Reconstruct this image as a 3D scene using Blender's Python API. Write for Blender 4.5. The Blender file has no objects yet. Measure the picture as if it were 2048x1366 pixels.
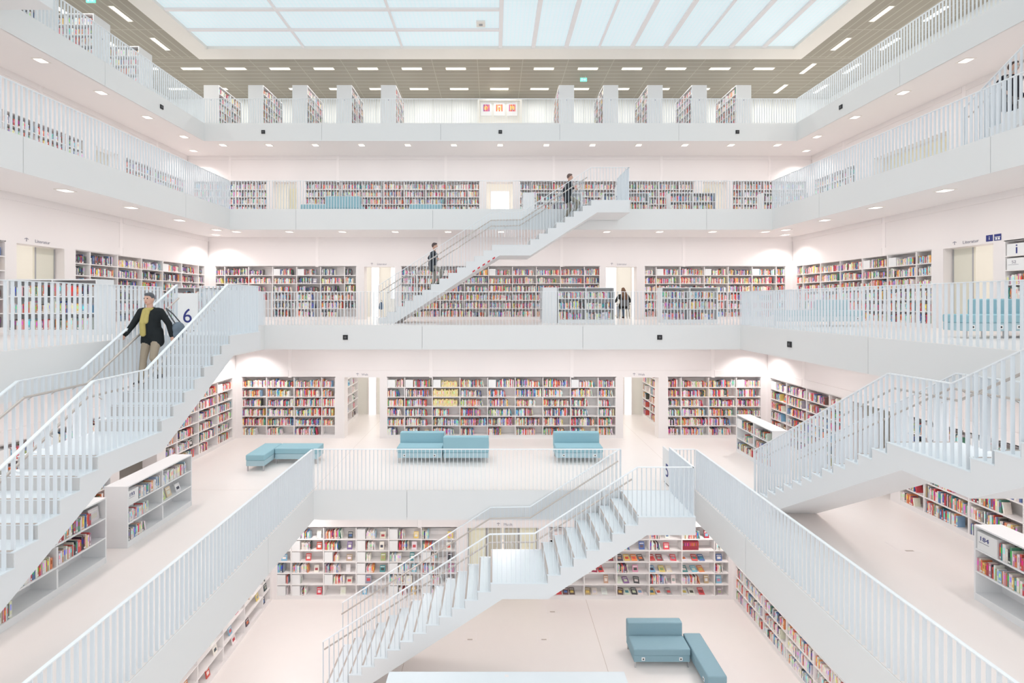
import bpy, math, random
import numpy as np
from mathutils import Matrix, Vector

RND = random.Random(11)
SC = bpy.context.scene
COL = SC.collection
PI = math.pi

# ------------------------------------------------------------------ camera maths (2048x1366 frame)
FPX, CX, CY = 925.0, 988.0, 604.0
CAM = Vector((-0.27, 0.0, 9.13))
YC = 7.12                                  # centre of the hall
HS = 4.2                                   # storey height
ZF = {4: 0.0, 5: 4.2, 6: 8.4, 7: 12.6, 8: 16.8}
HV = {5: 5.01, 6: 7.57, 7: 10.13, 8: 12.71}   # half width of the void
WV = {4: 7.07, 5: 9.6, 6: 12.16, 7: 14.72}    # wall offset from the centre
TH = 0.77                                  # slab thickness
ANG = {'back': 0.0, 'left': PI / 2, 'right': -PI / 2}


def frame(side):
    return Matrix.Translation((0, YC, 0)) @ Matrix.Rotation(ANG[side], 4, 'Z')


def at(side, u, v, z):
    return frame(side) @ Vector((u, v, z))


def px(p):
    d = p.y - CAM.y
    if d < 0.05:
        return None
    return (CX + FPX * (p.x - CAM.x) / d, CY - FPX * (p.z - CAM.z) / d, d)


# ------------------------------------------------------------------ materials
def lin(c):
    f = lambda x: x / 12.92 if x <= 0.04045 else ((x + 0.055) / 1.055) ** 2.4
    return (f(c[0]), f(c[1]), f(c[2]), 1.0)


MATS = {}


def mat(name, c, rough=0.6, metal=0.0, var=0.03, scale=4.0, emit=0.0, spec=0.3):
    """plain surface with a faint procedural mottling"""
    if name in MATS:
        return MATS[name]
    m = bpy.data.materials.new(name)
    m.use_nodes = True
    nt = m.node_tree
    b = nt.nodes['Principled BSDF']
    b.inputs['Roughness'].default_value = rough
    b.inputs['Metallic'].default_value = metal
    b.inputs['Specular IOR Level'].default_value = spec
    tc = nt.nodes.new('ShaderNodeTexCoord')
    nz = nt.nodes.new('ShaderNodeTexNoise')
    nz.inputs['Scale'].default_value = scale
    nz.inputs['Detail'].default_value = 2
    nt.links.new(tc.outputs['Object'], nz.inputs['Vector'])
    mx = nt.nodes.new('ShaderNodeMix')
    mx.data_type = 'RGBA'
    a = lin(c)
    mx.inputs[6].default_value = a
    mx.inputs[7].default_value = (a[0] * (1 - var), a[1] * (1 - var), a[2] * (1 - var), 1)
    nt.links.new(nz.outputs['Fac'], mx.inputs[0])
    nt.links.new(mx.outputs[2], b.inputs['Base Color'])
    if emit:
        nt.links.new(mx.outputs[2], b.inputs['Emission Color'])
        b.inputs['Emission Strength'].default_value = emit
    MATS[name] = m
    return m


def line_nodes(nt, sock, period, width, off=0.0):
    def M(op, a, b=None):
        n = nt.nodes.new('ShaderNodeMath')
        n.operation = op
        for i, x in enumerate((a, b)):
            if x is None:
                continue
            if isinstance(x, (int, float)):
                n.inputs[i].default_value = x
            else:
                nt.links.new(x, n.inputs[i])
        return n.outputs[0]
    t = M('FRACT', M('DIVIDE', M('ADD', sock, off + 500 * period), period))
    d = M('ABSOLUTE', M('SUBTRACT', t, 0.5))
    return M('LESS_THAN', d, width / period / 2)      # line centred where (x+off) = (k+.5) period


def lined_mat(name, base, line, specs, rough=0.5, emit=0.0, metal=0.0, var=0.02):
    """surface with thin joint lines; specs = [(axis, period, width, offset)]"""
    m = mat(name, base, rough=rough, metal=metal, var=var)
    nt = m.node_tree
    b = nt.nodes['Principled BSDF']
    mix0 = b.inputs['Base Color'].links[0].from_socket
    tc = nt.nodes.new('ShaderNodeTexCoord')
    sp = nt.nodes.new('ShaderNodeSeparateXYZ')
    nt.links.new(tc.outputs['Object'], sp.inputs[0])
    acc = None
    for ax, per, wid, off in specs:
        o = line_nodes(nt, sp.outputs[ax], per, wid, off)
        if acc is None:
            acc = o
        else:
            n = nt.nodes.new('ShaderNodeMath')
            n.operation = 'MAXIMUM'
            nt.links.new(acc, n.inputs[0])
            nt.links.new(o, n.inputs[1])
            acc = n.outputs[0]
    mx = nt.nodes.new('ShaderNodeMix')
    mx.data_type = 'RGBA'
    nt.links.new(acc, mx.inputs[0])
    nt.links.new(mix0, mx.inputs[6])
    mx.inputs[7].default_value = lin(line)
    nt.links.new(mx.outputs[2], b.inputs['Base Color'])
    if emit:
        nt.links.new(mx.outputs[2], b.inputs['Emission Color'])
        b.inputs['Emission Strength'].default_value = emit
    return m


def attr_mat(name, rough=0.55):
    m = bpy.data.materials.new(name)
    m.use_nodes = True
    nt = m.node_tree
    b = nt.nodes['Principled BSDF']
    a = nt.nodes.new('ShaderNodeVertexColor')
    a.layer_name = 'Col'
    tc = nt.nodes.new('ShaderNodeTexCoord')
    nz = nt.nodes.new('ShaderNodeTexNoise')
    nz.inputs['Scale'].default_value = 30
    nt.links.new(tc.outputs['Object'], nz.inputs['Vector'])
    hs = nt.nodes.new('ShaderNodeHueSaturation')
    mr = nt.nodes.new('ShaderNodeMapRange')
    mr.inputs[3].default_value = 0.85
    mr.inputs[4].default_value = 1.1
    nt.links.new(nz.outputs['Fac'], mr.inputs[0])
    nt.links.new(mr.outputs[0], hs.inputs['Value'])
    nt.links.new(a.outputs['Color'], hs.inputs['Color'])
    nt.links.new(hs.outputs['Color'], b.inputs['Base Color'])
    b.inputs['Roughness'].default_value = rough
    MATS[name] = m
    return m


M_FASCIA = mat('fascia_paint', (.915, .915, .912), .55, var=.015, scale=.6)
M_GAP = mat('joint_grey', (.66, .66, .67), .8)  # flat grey of panel joints, door edges and sensor lens
M_WALL = mat('wall_plaster', (.925, .905, .90), .6, var=.015, scale=.5)
M_WALLR = mat('wall_joint', (.95, .93, .925), .6)
M_CEIL = mat('ceiling_plaster', (.94, .925, .92), .6, var=.012, scale=.4)
M_FLOOR = lined_mat('floor_screed', (.94, .915, .90), (.76, .70, .66), [(0, 5.1, .012, 0.0)], rough=.32)
M_FLOOR5 = lined_mat('gallery_screed', (.94, .915, .90), (.84, .80, .77),
                     [(0, 10.02, .012, 0.0), (1, 10.02, .012, -YC)], rough=.32)
M_SHELF = mat('shelf_lacquer', (.93, .915, .91), .45, var=.01)
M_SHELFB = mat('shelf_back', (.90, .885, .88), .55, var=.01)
M_LOW = mat('low_shelf_lacquer', (.925, .93, .935), .45, var=.01)
M_RAIL = mat('rail_paint', (.90, .925, .945), .4, var=.01)
M_TOPRAIL = mat('top_rail_paint', (.945, .96, .97), .35, var=.01)
M_STAIR = mat('stair_paint', (.905, .91, .915), .55, var=.015, scale=.6)
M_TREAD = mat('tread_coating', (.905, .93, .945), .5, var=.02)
M_RISER = mat('riser_shade_paint', (.80, .795, .79), .6, var=.02)  # greyer than the treads: the risers' shade is put into the colour
M_NOSE = mat('tread_edge_strip', (.74, .69, .66), .7)
M_STEEL = mat('brushed_steel', (.78, .74, .71), .35, metal=.4)
M_SOFA = mat('blue_felt', (.57, .735, .785), .85, var=.05, scale=40)
M_SOFA_D = mat('dusty_blue_felt', (.53, .66, .71), .85, var=.05, scale=40)
M_SOFA_BASE = mat('pale_blue_base', (.66, .78, .82), .7, var=.03)
M_LEG = mat('leg_metal', (.75, .75, .76), .3, metal=.7)
M_BLACK = mat('black_plastic', (.16, .16, .17), .5)
M_DGREY = mat('dark_grey_plastic', (.36, .36, .37), .5)
M_NAVY = mat('navy_lettering', (.17, .20, .47), .6)
M_GREYTXT = mat('grey_lettering', (.56, .55, .60), .6)
M_TAPE = mat('red_tape', (.80, .18, .22), .5)
M_SIGN = mat('sign_white', (.925, .93, .93), .5, var=.01)
M_LED = mat('lamp_diffuser', (1.0, .97, .90), .5, emit=2.6, var=0)
M_SPOT = mat('downlight_lens', (1.0, .98, .96), .5, emit=2.2, var=0)
M_LFRAME = mat('lamp_frame', (.93, .91, .88), .5)
M_EXIT = mat('exit_green', (.45, .88, .78), .5, emit=.5)
M_CREAM = mat('corridor_cream', (.91, .905, .875), .6, var=.02)
M_WINDOW = mat('bright_window', (.97, .99, 1.0), .4, emit=.9, var=.02)
M_DOOR = mat('door_leaf_cream', (.87, .86, .80), .5)
M_BAND = mat('skylight_band', (.93, .915, .89), .35, metal=.0, var=.06, scale=.7)
M_BAR = mat('skylight_bar', (.82, .81, .81), .5, emit=.25)  # slight glow added to make the bars look paler; they are no lamps
M_GLASS = lined_mat('skylight_glass', (.835, .90, .925), (.805, .88, .91),
                    [(0, .16, .05, 0), (1, .16, .03, 0)], rough=.3, emit=.32)
M_TCEIL = lined_mat('slatted_ceiling', (.58, .555, .505), (.67, .645, .60),
                    [(1, .337, .05, 0), (0, 2.026, .035, 0)], rough=.45)
M_OUTER = lined_mat('outer_glass_wall', (.91, .925, .92), (.84, .86, .85), [(0, 1.0, .05, 0)], rough=.35)
M_PAGES = mat('paper_pages', (.93, .90, .84), .8)
M_BOOK = attr_mat('book_cloth')
M_SKIN = mat('skin', (.86, .68, .60), .6)


# ------------------------------------------------------------------ mesh builder
class MB:
    def __init__(self):
        self.v, self.f, self.m, self.c = [], [], [], []

    def quad_faces(self, base, faces, m, col):
        for f in faces:
            self.f.append(tuple(base + i for i in f))
            self.m.append(m)
            self.c.append(col)

    def box(self, x0, x1, y0, y1, z0, z1, m=0, col=None, M=None, skip=()):
        b = len(self.v)
        pts = [(x0, y0, z0), (x1, y0, z0), (x1, y1, z0), (x0, y1, z0),
               (x0, y0, z1), (x1, y0, z1), (x1, y1, z1), (x0, y1, z1)]
        if M is not None:
            pts = [tuple(M @ Vector(p)) for p in pts]
        self.v += pts
        fs = [(0, 3, 2, 1), (4, 5, 6, 7), (0, 1, 5, 4), (1, 2, 6, 5), (2, 3, 7, 6), (3, 0, 4, 7)]
        self.quad_faces(b, [f for i, f in enumerate(fs) if i not in skip], m, col)
        return self

    def prism(self, poly, y0, y1, m=0):
        """poly in (x,z), extruded along y"""
        b = len(self.v)
        n = len(poly)
        self.v += [(p[0], y0, p[1]) for p in poly] + [(p[0], y1, p[1]) for p in poly]
        self.f.append(tuple(b + i for i in range(n)))
        self.f.append(tuple(b + n + i for i in reversed(range(n))))
        self.m += [m, m]
        self.c += [None, None]
        for i in range(n):
            j = (i + 1) % n
            self.f.append((b + i, b + n + i, b + n + j, b + j))
            self.m.append(m)
            self.c.append(None)
        return self

    def cyl(self, p0, p1, r0, r1=None, n=10, m=0):
        r1 = r0 if r1 is None else r1
        p0, p1 = Vector(p0), Vector(p1)
        d = (p1 - p0).normalized()
        a = d.orthogonal().normalized()
        c = d.cross(a)
        b = len(self.v)
        for p, r in ((p0, r0), (p1, r1)):
            for i in range(n):
                t = 2 * PI * i / n
                self.v.append(tuple(p + (a * math.cos(t) + c * math.sin(t)) * r))
        for i in range(n):
            j = (i + 1) % n
            self.f.append((b + i, b + j, b + n + j, b + n + i))
            self.m.append(m)
            self.c.append(None)
        self.f.append(tuple(b + i for i in reversed(range(n))))
        self.f.append(tuple(b + n + i for i in range(n)))
        self.m += [m, m]
        self.c += [None, None]
        return self

    def tube(self, pts, r, n=8, m=0):
        for a, b in zip(pts[:-1], pts[1:]):
            self.cyl(a, b, r, r, n, m)
        return self

    def bar(self, a, b, w, t, m=0):
        """flat bar from a to b in the x-z plane: w across y, t thick"""
        a, b = Vector(a), Vector(b)
        d = (b - a).normalized()
        s = Vector((0, 1, 0))
        if abs(d.dot(s)) > .9:
            s = Vector((1, 0, 0))
        nrm = d.cross(s).normalized()
        s = nrm.cross(d).normalized()
        base = len(self.v)
        for p in (a, b):
            for i, j in ((-1, -1), (1, -1), (1, 1), (-1, 1)):
                self.v.append(tuple(p + s * (w / 2 * i) + nrm * (t / 2 * j)))
        self.quad_faces(base, [(0, 1, 2, 3), (7, 6, 5, 4), (0, 4, 5, 1), (1, 5, 6, 2), (2, 6, 7, 3), (3, 7, 4, 0)], m, None)
        return self

    def mesh(self, name, mats):
        me = bpy.data.meshes.new(name)
        me.from_pydata(self.v, [], self.f)
        for m in mats:
            me.materials.append(m)
        me.polygons.foreach_set('material_index', self.m)
        if any(c is not None for c in self.c):
            ca = me.color_attributes.new('Col', 'FLOAT_COLOR', 'CORNER')
            arr = []
            for f, c in zip(self.f, self.c):
                c = c or (.8, .8, .8, 1)
                arr += list(c) * len(f)
            ca.data.foreach_set('color', arr)
        me.update()
        return me


def link(name, me, parent=None, M=None, loc=None):
    o = bpy.data.objects.new(name, me)
    COL.objects.link(o)
    if parent is not None:
        o.parent = parent
    if M is not None:
        o.matrix_local = M
    if loc is not None:
        o.location = loc
    return o


def build(name, mb, mats, parent=None, M=None, loc=None):
    if not isinstance(mats, (list, tuple)):
        mats = [mats]
    return link(name, mb.mesh(name, mats), parent, M, loc)


def tag(o, label, cat, group=None, kind=None):
    o['label'] = label
    o['category'] = cat
    if group:
        o['group'] = group
    if kind:
        o['kind'] = kind
    return o


def thing(name, label, cat, M, group=None):
    o = bpy.data.objects.new(name, None)
    o.empty_display_size = .1
    COL.objects.link(o)
    o.matrix_world = M
    tag(o, label, cat, group)
    return o


def struct(name, mb, mats, M=None, label=None, cat=None):
    o = build(name, mb, mats, None, M)
    o['kind'] = 'structure'
    if label:
        o['label'] = label
        o['category'] = cat or name.split('_')[0]
    return o


def soft(o, w=.03, seg=3):
    b = o.modifiers.new('soft_edge', 'BEVEL')
    b.width = w
    b.segments = seg
    b.limit_method = 'ANGLE'
    for p in o.data.polygons:
        p.use_smooth = True
    w_ = o.modifiers.new('normals', 'WEIGHTED_NORMAL')
    return o


def text_mesh(body, size, extrude=.002):
    cu = bpy.data.curves.new('t', 'FONT')
    cu.body = body
    cu.size = size
    cu.extrude = extrude
    cu.align_x = 'CENTER'
    o = bpy.data.objects.new('t', cu)
    COL.objects.link(o)
    bpy.context.view_layer.update()
    me = bpy.data.meshes.new_from_object(o.evaluated_get(bpy.context.evaluated_depsgraph_get()))
    bpy.data.objects.remove(o)
    bpy.data.curves.remove(cu)
    return me


def lettering(name, body, size, m, parent, loc, rot=(PI / 2, 0, 0)):
    me = text_mesh(body, size)
    me.materials.clear()
    me.materials.append(m)
    o = link(name, me, parent)
    o.location = loc
    o.rotation_euler = rot
    return o


def nth(n):
    w = ['', 'first', 'second', 'third', 'fourth', 'fifth', 'sixth', 'seventh', 'eighth', 'ninth', 'tenth',
         'eleventh', 'twelfth']
    if n < len(w):
        return w[n]
    s = 'th' if 10 <= n % 100 <= 20 else {1: 'st', 2: 'nd', 3: 'rd'}.get(n % 10, 'th')
    return '%d%s' % (n, s)


GAL = {4: 'ground floor', 5: 'first gallery', 6: 'second gallery', 7: 'third gallery', 8: 'top gallery'}

# ------------------------------------------------------------------ setting: floors, ceilings, balcony faces, walls
YF = -5.0                                  # the hall is built back to here
g = MB()
g.box(-13, 13, YF, 20, -.3, 0)
struct('floor', g, M_FLOOR, None, 'pale ground floor of the hall with thin joint lines', 'floor')

trim_n = 0
for k in (5, 6, 7, 8):
    h, z = HV[k], ZF[k]
    out = h + (9.5 if k < 8 else 6.2)
    yb = YC + h
    for nm, z0, z1, m, cat in (('floor', z - .05, z, M_FLOOR5, 'floor'), ('ceiling', z - TH, z - TH + .05, M_CEIL, 'ceiling')):
        g = MB()
        g.box(-out, out, yb, YC + out, z0, z1)
        g.box(-out, -h, YF, yb, z0, z1)
        g.box(h, out, YF, yb, z0, z1)
        struct(nm, g, m, None, ('pale floor of the %s' if nm == 'floor' else 'white soffit under the %s') % GAL[k], cat)
    for side in ('back', 'left', 'right'):
        g = MB()
        u0, u1 = -h, h
        if side == 'left':
            u0 = YF - YC
        if side == 'right':
            u1 = YC - YF
        g.box(u0, u1, h + .001, h + .02, z - TH, z - .001, 1)
        cuts = [u0] + [c for c in [2.55 + 5.1 * i for i in range(-4, 4)] if u0 < c < u1] + [u1]
        for a, b in zip(cuts[:-1], cuts[1:]):
            g.box(a + .006, b - .006, h - .02, h, z - TH - .005, z - .004, 0)
        trim_n += 1
        struct('trim_%d' % trim_n, g, [M_FASCIA, M_GAP], frame(side),
               'white %s face of the %s balcony slab' % (side, GAL[k]), 'balcony front')

UNITS = {4: [(-6.95, -1.4), (1.4, 6.95)],
         5: [(-9.4, -6.0), (-4.15, 4.15), (6.0, 9.4)],
         6: [(-11.9, -6.0), (-4.15, 4.15), (6.0, 11.9)],
         7: [(-14.5, -11.0), (-9.2, -.95), (.95, 9.2), (11.0, 14.5)]}
DOORS = {4: [(-1.1, 1.1)], 5: [(-5.68, -4.4), (4.4, 5.68)], 6: [(-5.68, -4.4), (4.4, 5.68)],
         7: [(-10.7, -9.6), (-.62, .62), (9.6, 10.7)]}
UNITS_R7 = [(-14.5, -12.0)]
DOORS_R7 = [(-11.2, -8.1)]
BH = 2.2                                    # built-in bookcase height
HC = HS - TH                                # clear height
for k in (4, 5, 6, 7):
    w, z = WV[k], ZF[k]
    for side in ('back', 'left', 'right'):
        units, doors = UNITS[k], DOORS[k]
        if side == 'right' and k == 7:
            units, doors = UNITS_R7, DOORS_R7
        u0, u1 = -w - .39, w + .39
        if side == 'left':
            u0, u1 = YF - YC, w
        if side == 'right':
            u0, u1 = -w, YC - YF
        g = MB()
        holes = sorted(units + doors)
        x = u0
        for a, b in holes:
            if b <= u0 or a >= u1:
                continue
            a, b = max(a, u0), min(b, u1)
            if a > x + .01:
                g.box(x, a, w, w + .4, z, z + BH)
            x = b
        if x < u1:
            g.box(x, u1, w, w + .4, z, z + BH)
        # upper wall: bottom rail, recessed field, top rail, broken by joints on the 5.1 m grid
        cuts = [u0] + [c for c in [2.55 + 5.1 * i for i in range(-4, 4)] if u0 + .2 < c < u1 - .2] + [u1]
        for a, b in zip(cuts[:-1], cuts[1:]):
            a2 = a + (.06 if a != u0 else 0)
            b2 = b - (.06 if b != u1 else 0)
            g.box(a2, b2, w, w + .4, z + BH, z + 2.46)
            g.box(a2, b2, w + .03, w + .4, z + 2.46, z + 3.25)
            g.box(a2, b2, w, w + .4, z + 3.25, z + HC)
            if b != u1:
                g.box(b - .06, b + .06, w + .012, w + .4, z + BH, z + HC, 1)
        struct('wall_' + side, g, [M_WALL, M_WALLR], frame(side),
               'white %s wall of the %s above and between its bookcases' % (side, GAL[k]), 'wall')
        # corridor behind the doorways
        g = MB()
        d = 3.6
        g.box(u0 - 3, u1 + 3, w + d, w + d + .1, z, z + HC)
        struct('wall_corridor_' + side, g, M_CREAM, frame(side),
               'cream corridor wall behind the %s doorways of the %s' % (side, GAL[k]), 'wall')

# corridor windows and door leaves seen through the doorways
win_n = 0


def window(side, k, u0, u1, z0, z1, label):
    global win_n
    win_n += 1
    w = WV[k] + 3.6
    g = MB()
    g.box(u0, u1, w - .03, w - .01, ZF[k] + z0, ZF[k] + z1)
    o = struct('window_%d' % win_n, g, M_WINDOW, frame(side), label, 'window')
    g = MB()
    for a in (u0 - .04, u1):
        g.box(a, a + .04, w - .06, w, ZF[k] + z0, ZF[k] + z1)
    g.box(u0, u1, w - .06, w, ZF[k] + z1, ZF[k] + z1 + .04)
    build('window_frame', g, M_WALL, o)


window('back', 6, -6.3, -5.95, .0, 3.0, 'bright narrow window behind the left doorway of the second gallery')
window('back', 6, -5.35, -5.1, .9, 3.0, 'slim bright window right of it behind the left doorway')
window('back', 6, 5.0, 5.75, .1, 3.0, 'bright window at left behind the right doorway of the second gallery')
window('back', 6, 6.55, 6.95, .0, 3.0, 'bright window at right behind the right doorway of the second gallery')
window('back', 5, -5.75, -5.45, .0, 3.0, 'bright slit window behind the left doorway of the first gallery')
window('back', 5, 5.45, 5.75, .0, 3.0, 'bright slit window behind the right doorway of the first gallery')
window('back', 7, -.43, .55, .0, 2.6, 'pale glowing opening behind the middle doorway of the third gallery')

door_n = 0


def door_leaf(side, k, u0, u1, v, label, m=M_DOOR, handle=None):
    global door_n
    door_n += 1
    g = MB()
    z = ZF[k]
    g.box(u0, u1, WV[k] + v, WV[k] + v + .05, z, z + BH - .02)
    o = struct('door_%d' % door_n, g, m, frame(side), label, 'door')
    g = MB()
    for a in (u0, u1 - .03):
        g.box(a, a + .03, WV[k] + v - .015, WV[k] + v - .001, z, z + BH - .02)
    build('door_edge', g, M_GAP, o)
    return o


M_DOORG = mat('grey_beige_door', (.76, .74, .67), .5)
M_DOORY = mat('pale_yellow_door', (.93, .92, .82), .5)
door_leaf('back', 4, -1.08, -.5, .25, 'pale yellow glazed panel left in the ground floor doorway', M_DOORY)
door_leaf('back', 4, -.5, -.04, .2, 'grey beige sliding door leaf left of the ground floor doorway middle', M_DOORG)
door_leaf('back', 4, .04, .5, .2, 'grey beige sliding door leaf right of the ground floor doorway middle', M_DOORG)
door_leaf('back', 4, .5, 1.08, .25, 'pale yellow glazed panel right in the ground floor doorway', M_DOORY)
door_leaf('back', 7, -10.5, -9.62, 1.2, 'pale yellow door behind the left doorway of the third gallery', M_DOORY)
door_leaf('back', 7, 9.62, 10.5, 1.2, 'pale yellow door behind the right doorway of the third gallery', M_DOORY)
door_leaf('left', 6, 5.1, 5.66, .25, 'open cream sliding door in the left doorway of the second gallery')
door_leaf('right', 6, -5.66, -5.1, .25, 'open cream sliding door in the right doorway of the second gallery')
door_leaf('right', 7, -11.1, -8.2, .6, 'wide pale yellow folding door in the right wall of the third gallery', M_DOORY)

# top gallery: ceiling, outer walls, skylight
ZC = 19.88
SK = 13.25                                  # skylight opening half width (outer edge of band)
for side in ('back', 'left', 'right'):
    g = MB()
    if side == 'back':
        g.box(-19, 19, SK, 19, ZC, ZC + .1)
    elif side == 'left':
        g.box(YF - YC, SK, SK, 19, ZC, ZC + .1)
    else:
        g.box(-SK, YC - YF, SK, 19, ZC, ZC + .1)
    struct('ceiling', g, M_TCEIL, frame(side), 'beige slatted ceiling over the %s side of the top gallery' % side, 'ceiling')
    g = MB()
    g.box(-19 if side != 'left' else YF - YC, 19 if side != 'right' else YC - YF, 17.4, 17.5, ZF[8], ZC)
    struct('wall_' + side, g, M_OUTER, frame(side), 'pale glazed outer wall behind the %s of the top gallery' % side, 'wall')
g = MB()
GI = SK - .86
g.box(-SK, SK, YC + GI, YC + SK, ZC - .06, ZC + .1)
g.box(-SK, -GI, YF, YC + GI, ZC - .06, ZC + .1)
g.box(GI, SK, YF, YC + GI, ZC - .06, ZC + .1)
for s in (-1, 1):
    g.box(min(s * GI, s * (GI - .05)), max(s * GI, s * (GI - .05)), YF, YC + GI, ZC - .1, ZC + .1)
g.box(-GI, GI, YC + GI - .05, YC + GI, ZC - .1, ZC + .1)
struct('trim_13', g, M_BAND, None, 'satin metal band framing the skylight', 'skylight frame')
sk = struct('window_8', MB().box(-GI, GI, YF, YC + GI, ZC + .02, ZC + .06), M_GLASS, None,
            'large frosted pale blue glass skylight over the hall', 'skylight')
for x, w_ in [(-8.28, .09), (-4.14, .09), (0, .16)]:
    build('skylight_bar', MB().box(x - w_ / 2, x + w_ / 2, YF, YC + GI - .05, ZC - .06, ZC + .02), M_BAR, sk)
for i in range(1, 9):
    w_ = .09 if i % 3 == 0 else .17
    x = 1.385 * i
    build('skylight_bar', MB().box(x - w_ / 2, x + w_ / 2, YF, YC + GI - .05, ZC - .06, ZC + .02), M_BAR, sk)
for i in range(1, 6):
    y = YC + GI - 1.27 * i
    build('skylight_bar', MB().box(-GI + .05, -.08, y - .06, y + .06, ZC - .055, ZC + .02), M_BAR, sk)
o = thing('skylight_sensor', 'small grey square sensor plate on the skylight glass', 'sensor', Matrix.Translation((-.78, 17.85, ZC - .02)))
build('plate', MB().box(-.17, .17, -.17, .17, -.03, .038), M_LFRAME, o)
build('lens', MB().box(-.07, .07, -.05, .05, -.05, -.03), M_GAP, o)

# ------------------------------------------------------------------ railings
BARH = 1.05
BAR_ME = MB().box(-.005, .005, 0, .05, 0, 1).mesh('baluster', [M_RAIL])
BAR_V = MB().box(-.025, .025, -.005, .005, 0, 1).mesh('baluster', [M_RAIL])


def split_bars(items, Mw, limit=100):
    """items: (x,y,z0,z1) local; the ones that show largest first"""
    sc = []
    for it in items:
        p = px(Mw @ Vector((it[0], it[1], (it[2] + it[3]) / 2)))
        s = -1
        if p and -20 < p[0] < 2068 and -60 < p[1] < 1430:
            s = 1000 / p[2]
        sc.append((s, it))
    sc.sort(key=lambda t: -t[0])
    a = [t[1] for t in sc[:limit] if t[0] > 0]
    b = [t[1] for t in sc if t[1] not in a]
    return a, b


def put_bars(items, Mw, parent, me=None, limit=100):
    me = me or BAR_ME
    a, b = split_bars(items, Mw, limit)
    for x, y, z0, z1 in a:
        o = link('baluster', me, parent)
        o.location = (x, y, z0)
        o.scale = (1, 1, z1 - z0)
    if b:
        g = MB()
        for x, y, z0, z1 in b:
            if me is BAR_ME:
                g.box(x - .005, x + .005, y, y + .05, z0, z1)
            else:
                g.box(x - .025, x + .025, y - .005, y + .005, z0, z1)
        o = build('baluster', g, M_RAIL, parent)
        o['kind'] = 'stuff'


def railing(side, k, u0, u1, label):
    h, z = HV[k], ZF[k]
    M = frame(side) @ Matrix.Translation((0, h, z))
    t = thing('balcony_railing', label, 'railing', M, 'balcony railings')
    build('top_rail', MB().box(u0, u1, .005, .057, BARH, BARH + .014), M_TOPRAIL, t)
    n = max(1, round((u1 - u0 - .01) / .105))
    items = [(u0 + .005 + (u1 - u0 - .01) * i / n, .006, 0.0, BARH) for i in range(n + 1)]
    put_bars(items, M, t)
    return t


UG0, UG1 = 3.07, 4.36                        # opening for a stair landing
NEAR = YF - YC
for k in (5, 6, 7, 8):
    h = HV[k]
    nm = GAL[k]
    for side in ('back', 'left', 'right'):
        u0, u1 = -h, h
        if side == 'left':
            u0, u1 = -7.0, h
        if side == 'right':
            u0, u1 = -h, 7.0
        gap = (side == 'back') == (k in (5, 7))
        if gap:
            railing(side, k, u0, UG0, 'white flat bar railing along the %s edge of the %s, up to its stair' % (side, nm))
            railing(side, k, UG1 + .06, u1, 'short white flat bar railing beyond the stair on the %s edge of the %s' % (side, nm))
        else:
            railing(side, k, u0, u1, 'white flat bar railing along the whole %s edge of the %s' % (side, nm))

# ------------------------------------------------------------------ stairs
UF, UM0, UM1, UT, UE = -4.19, -.34, .966, 3.04, 4.36
RISE = HS / 22
RL = (UM0 - UF) / 13
RU = (UT - UM1) / 7


def tread_list(z0):
    zm = z0 + 14 * RISE
    L = [(UF + i * RL, UF + (i + 1) * RL, z0 + (i + 1) * RISE) for i in range(13)]
    L.append((UM0, UM1, zm))
    L += [(UM1 + j * RU, UM1 + (j + 1) * RU, zm + (j + 1) * RISE) for j in range(7)]
    L.append((UT, UE, z0 + HS))
    return L


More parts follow.
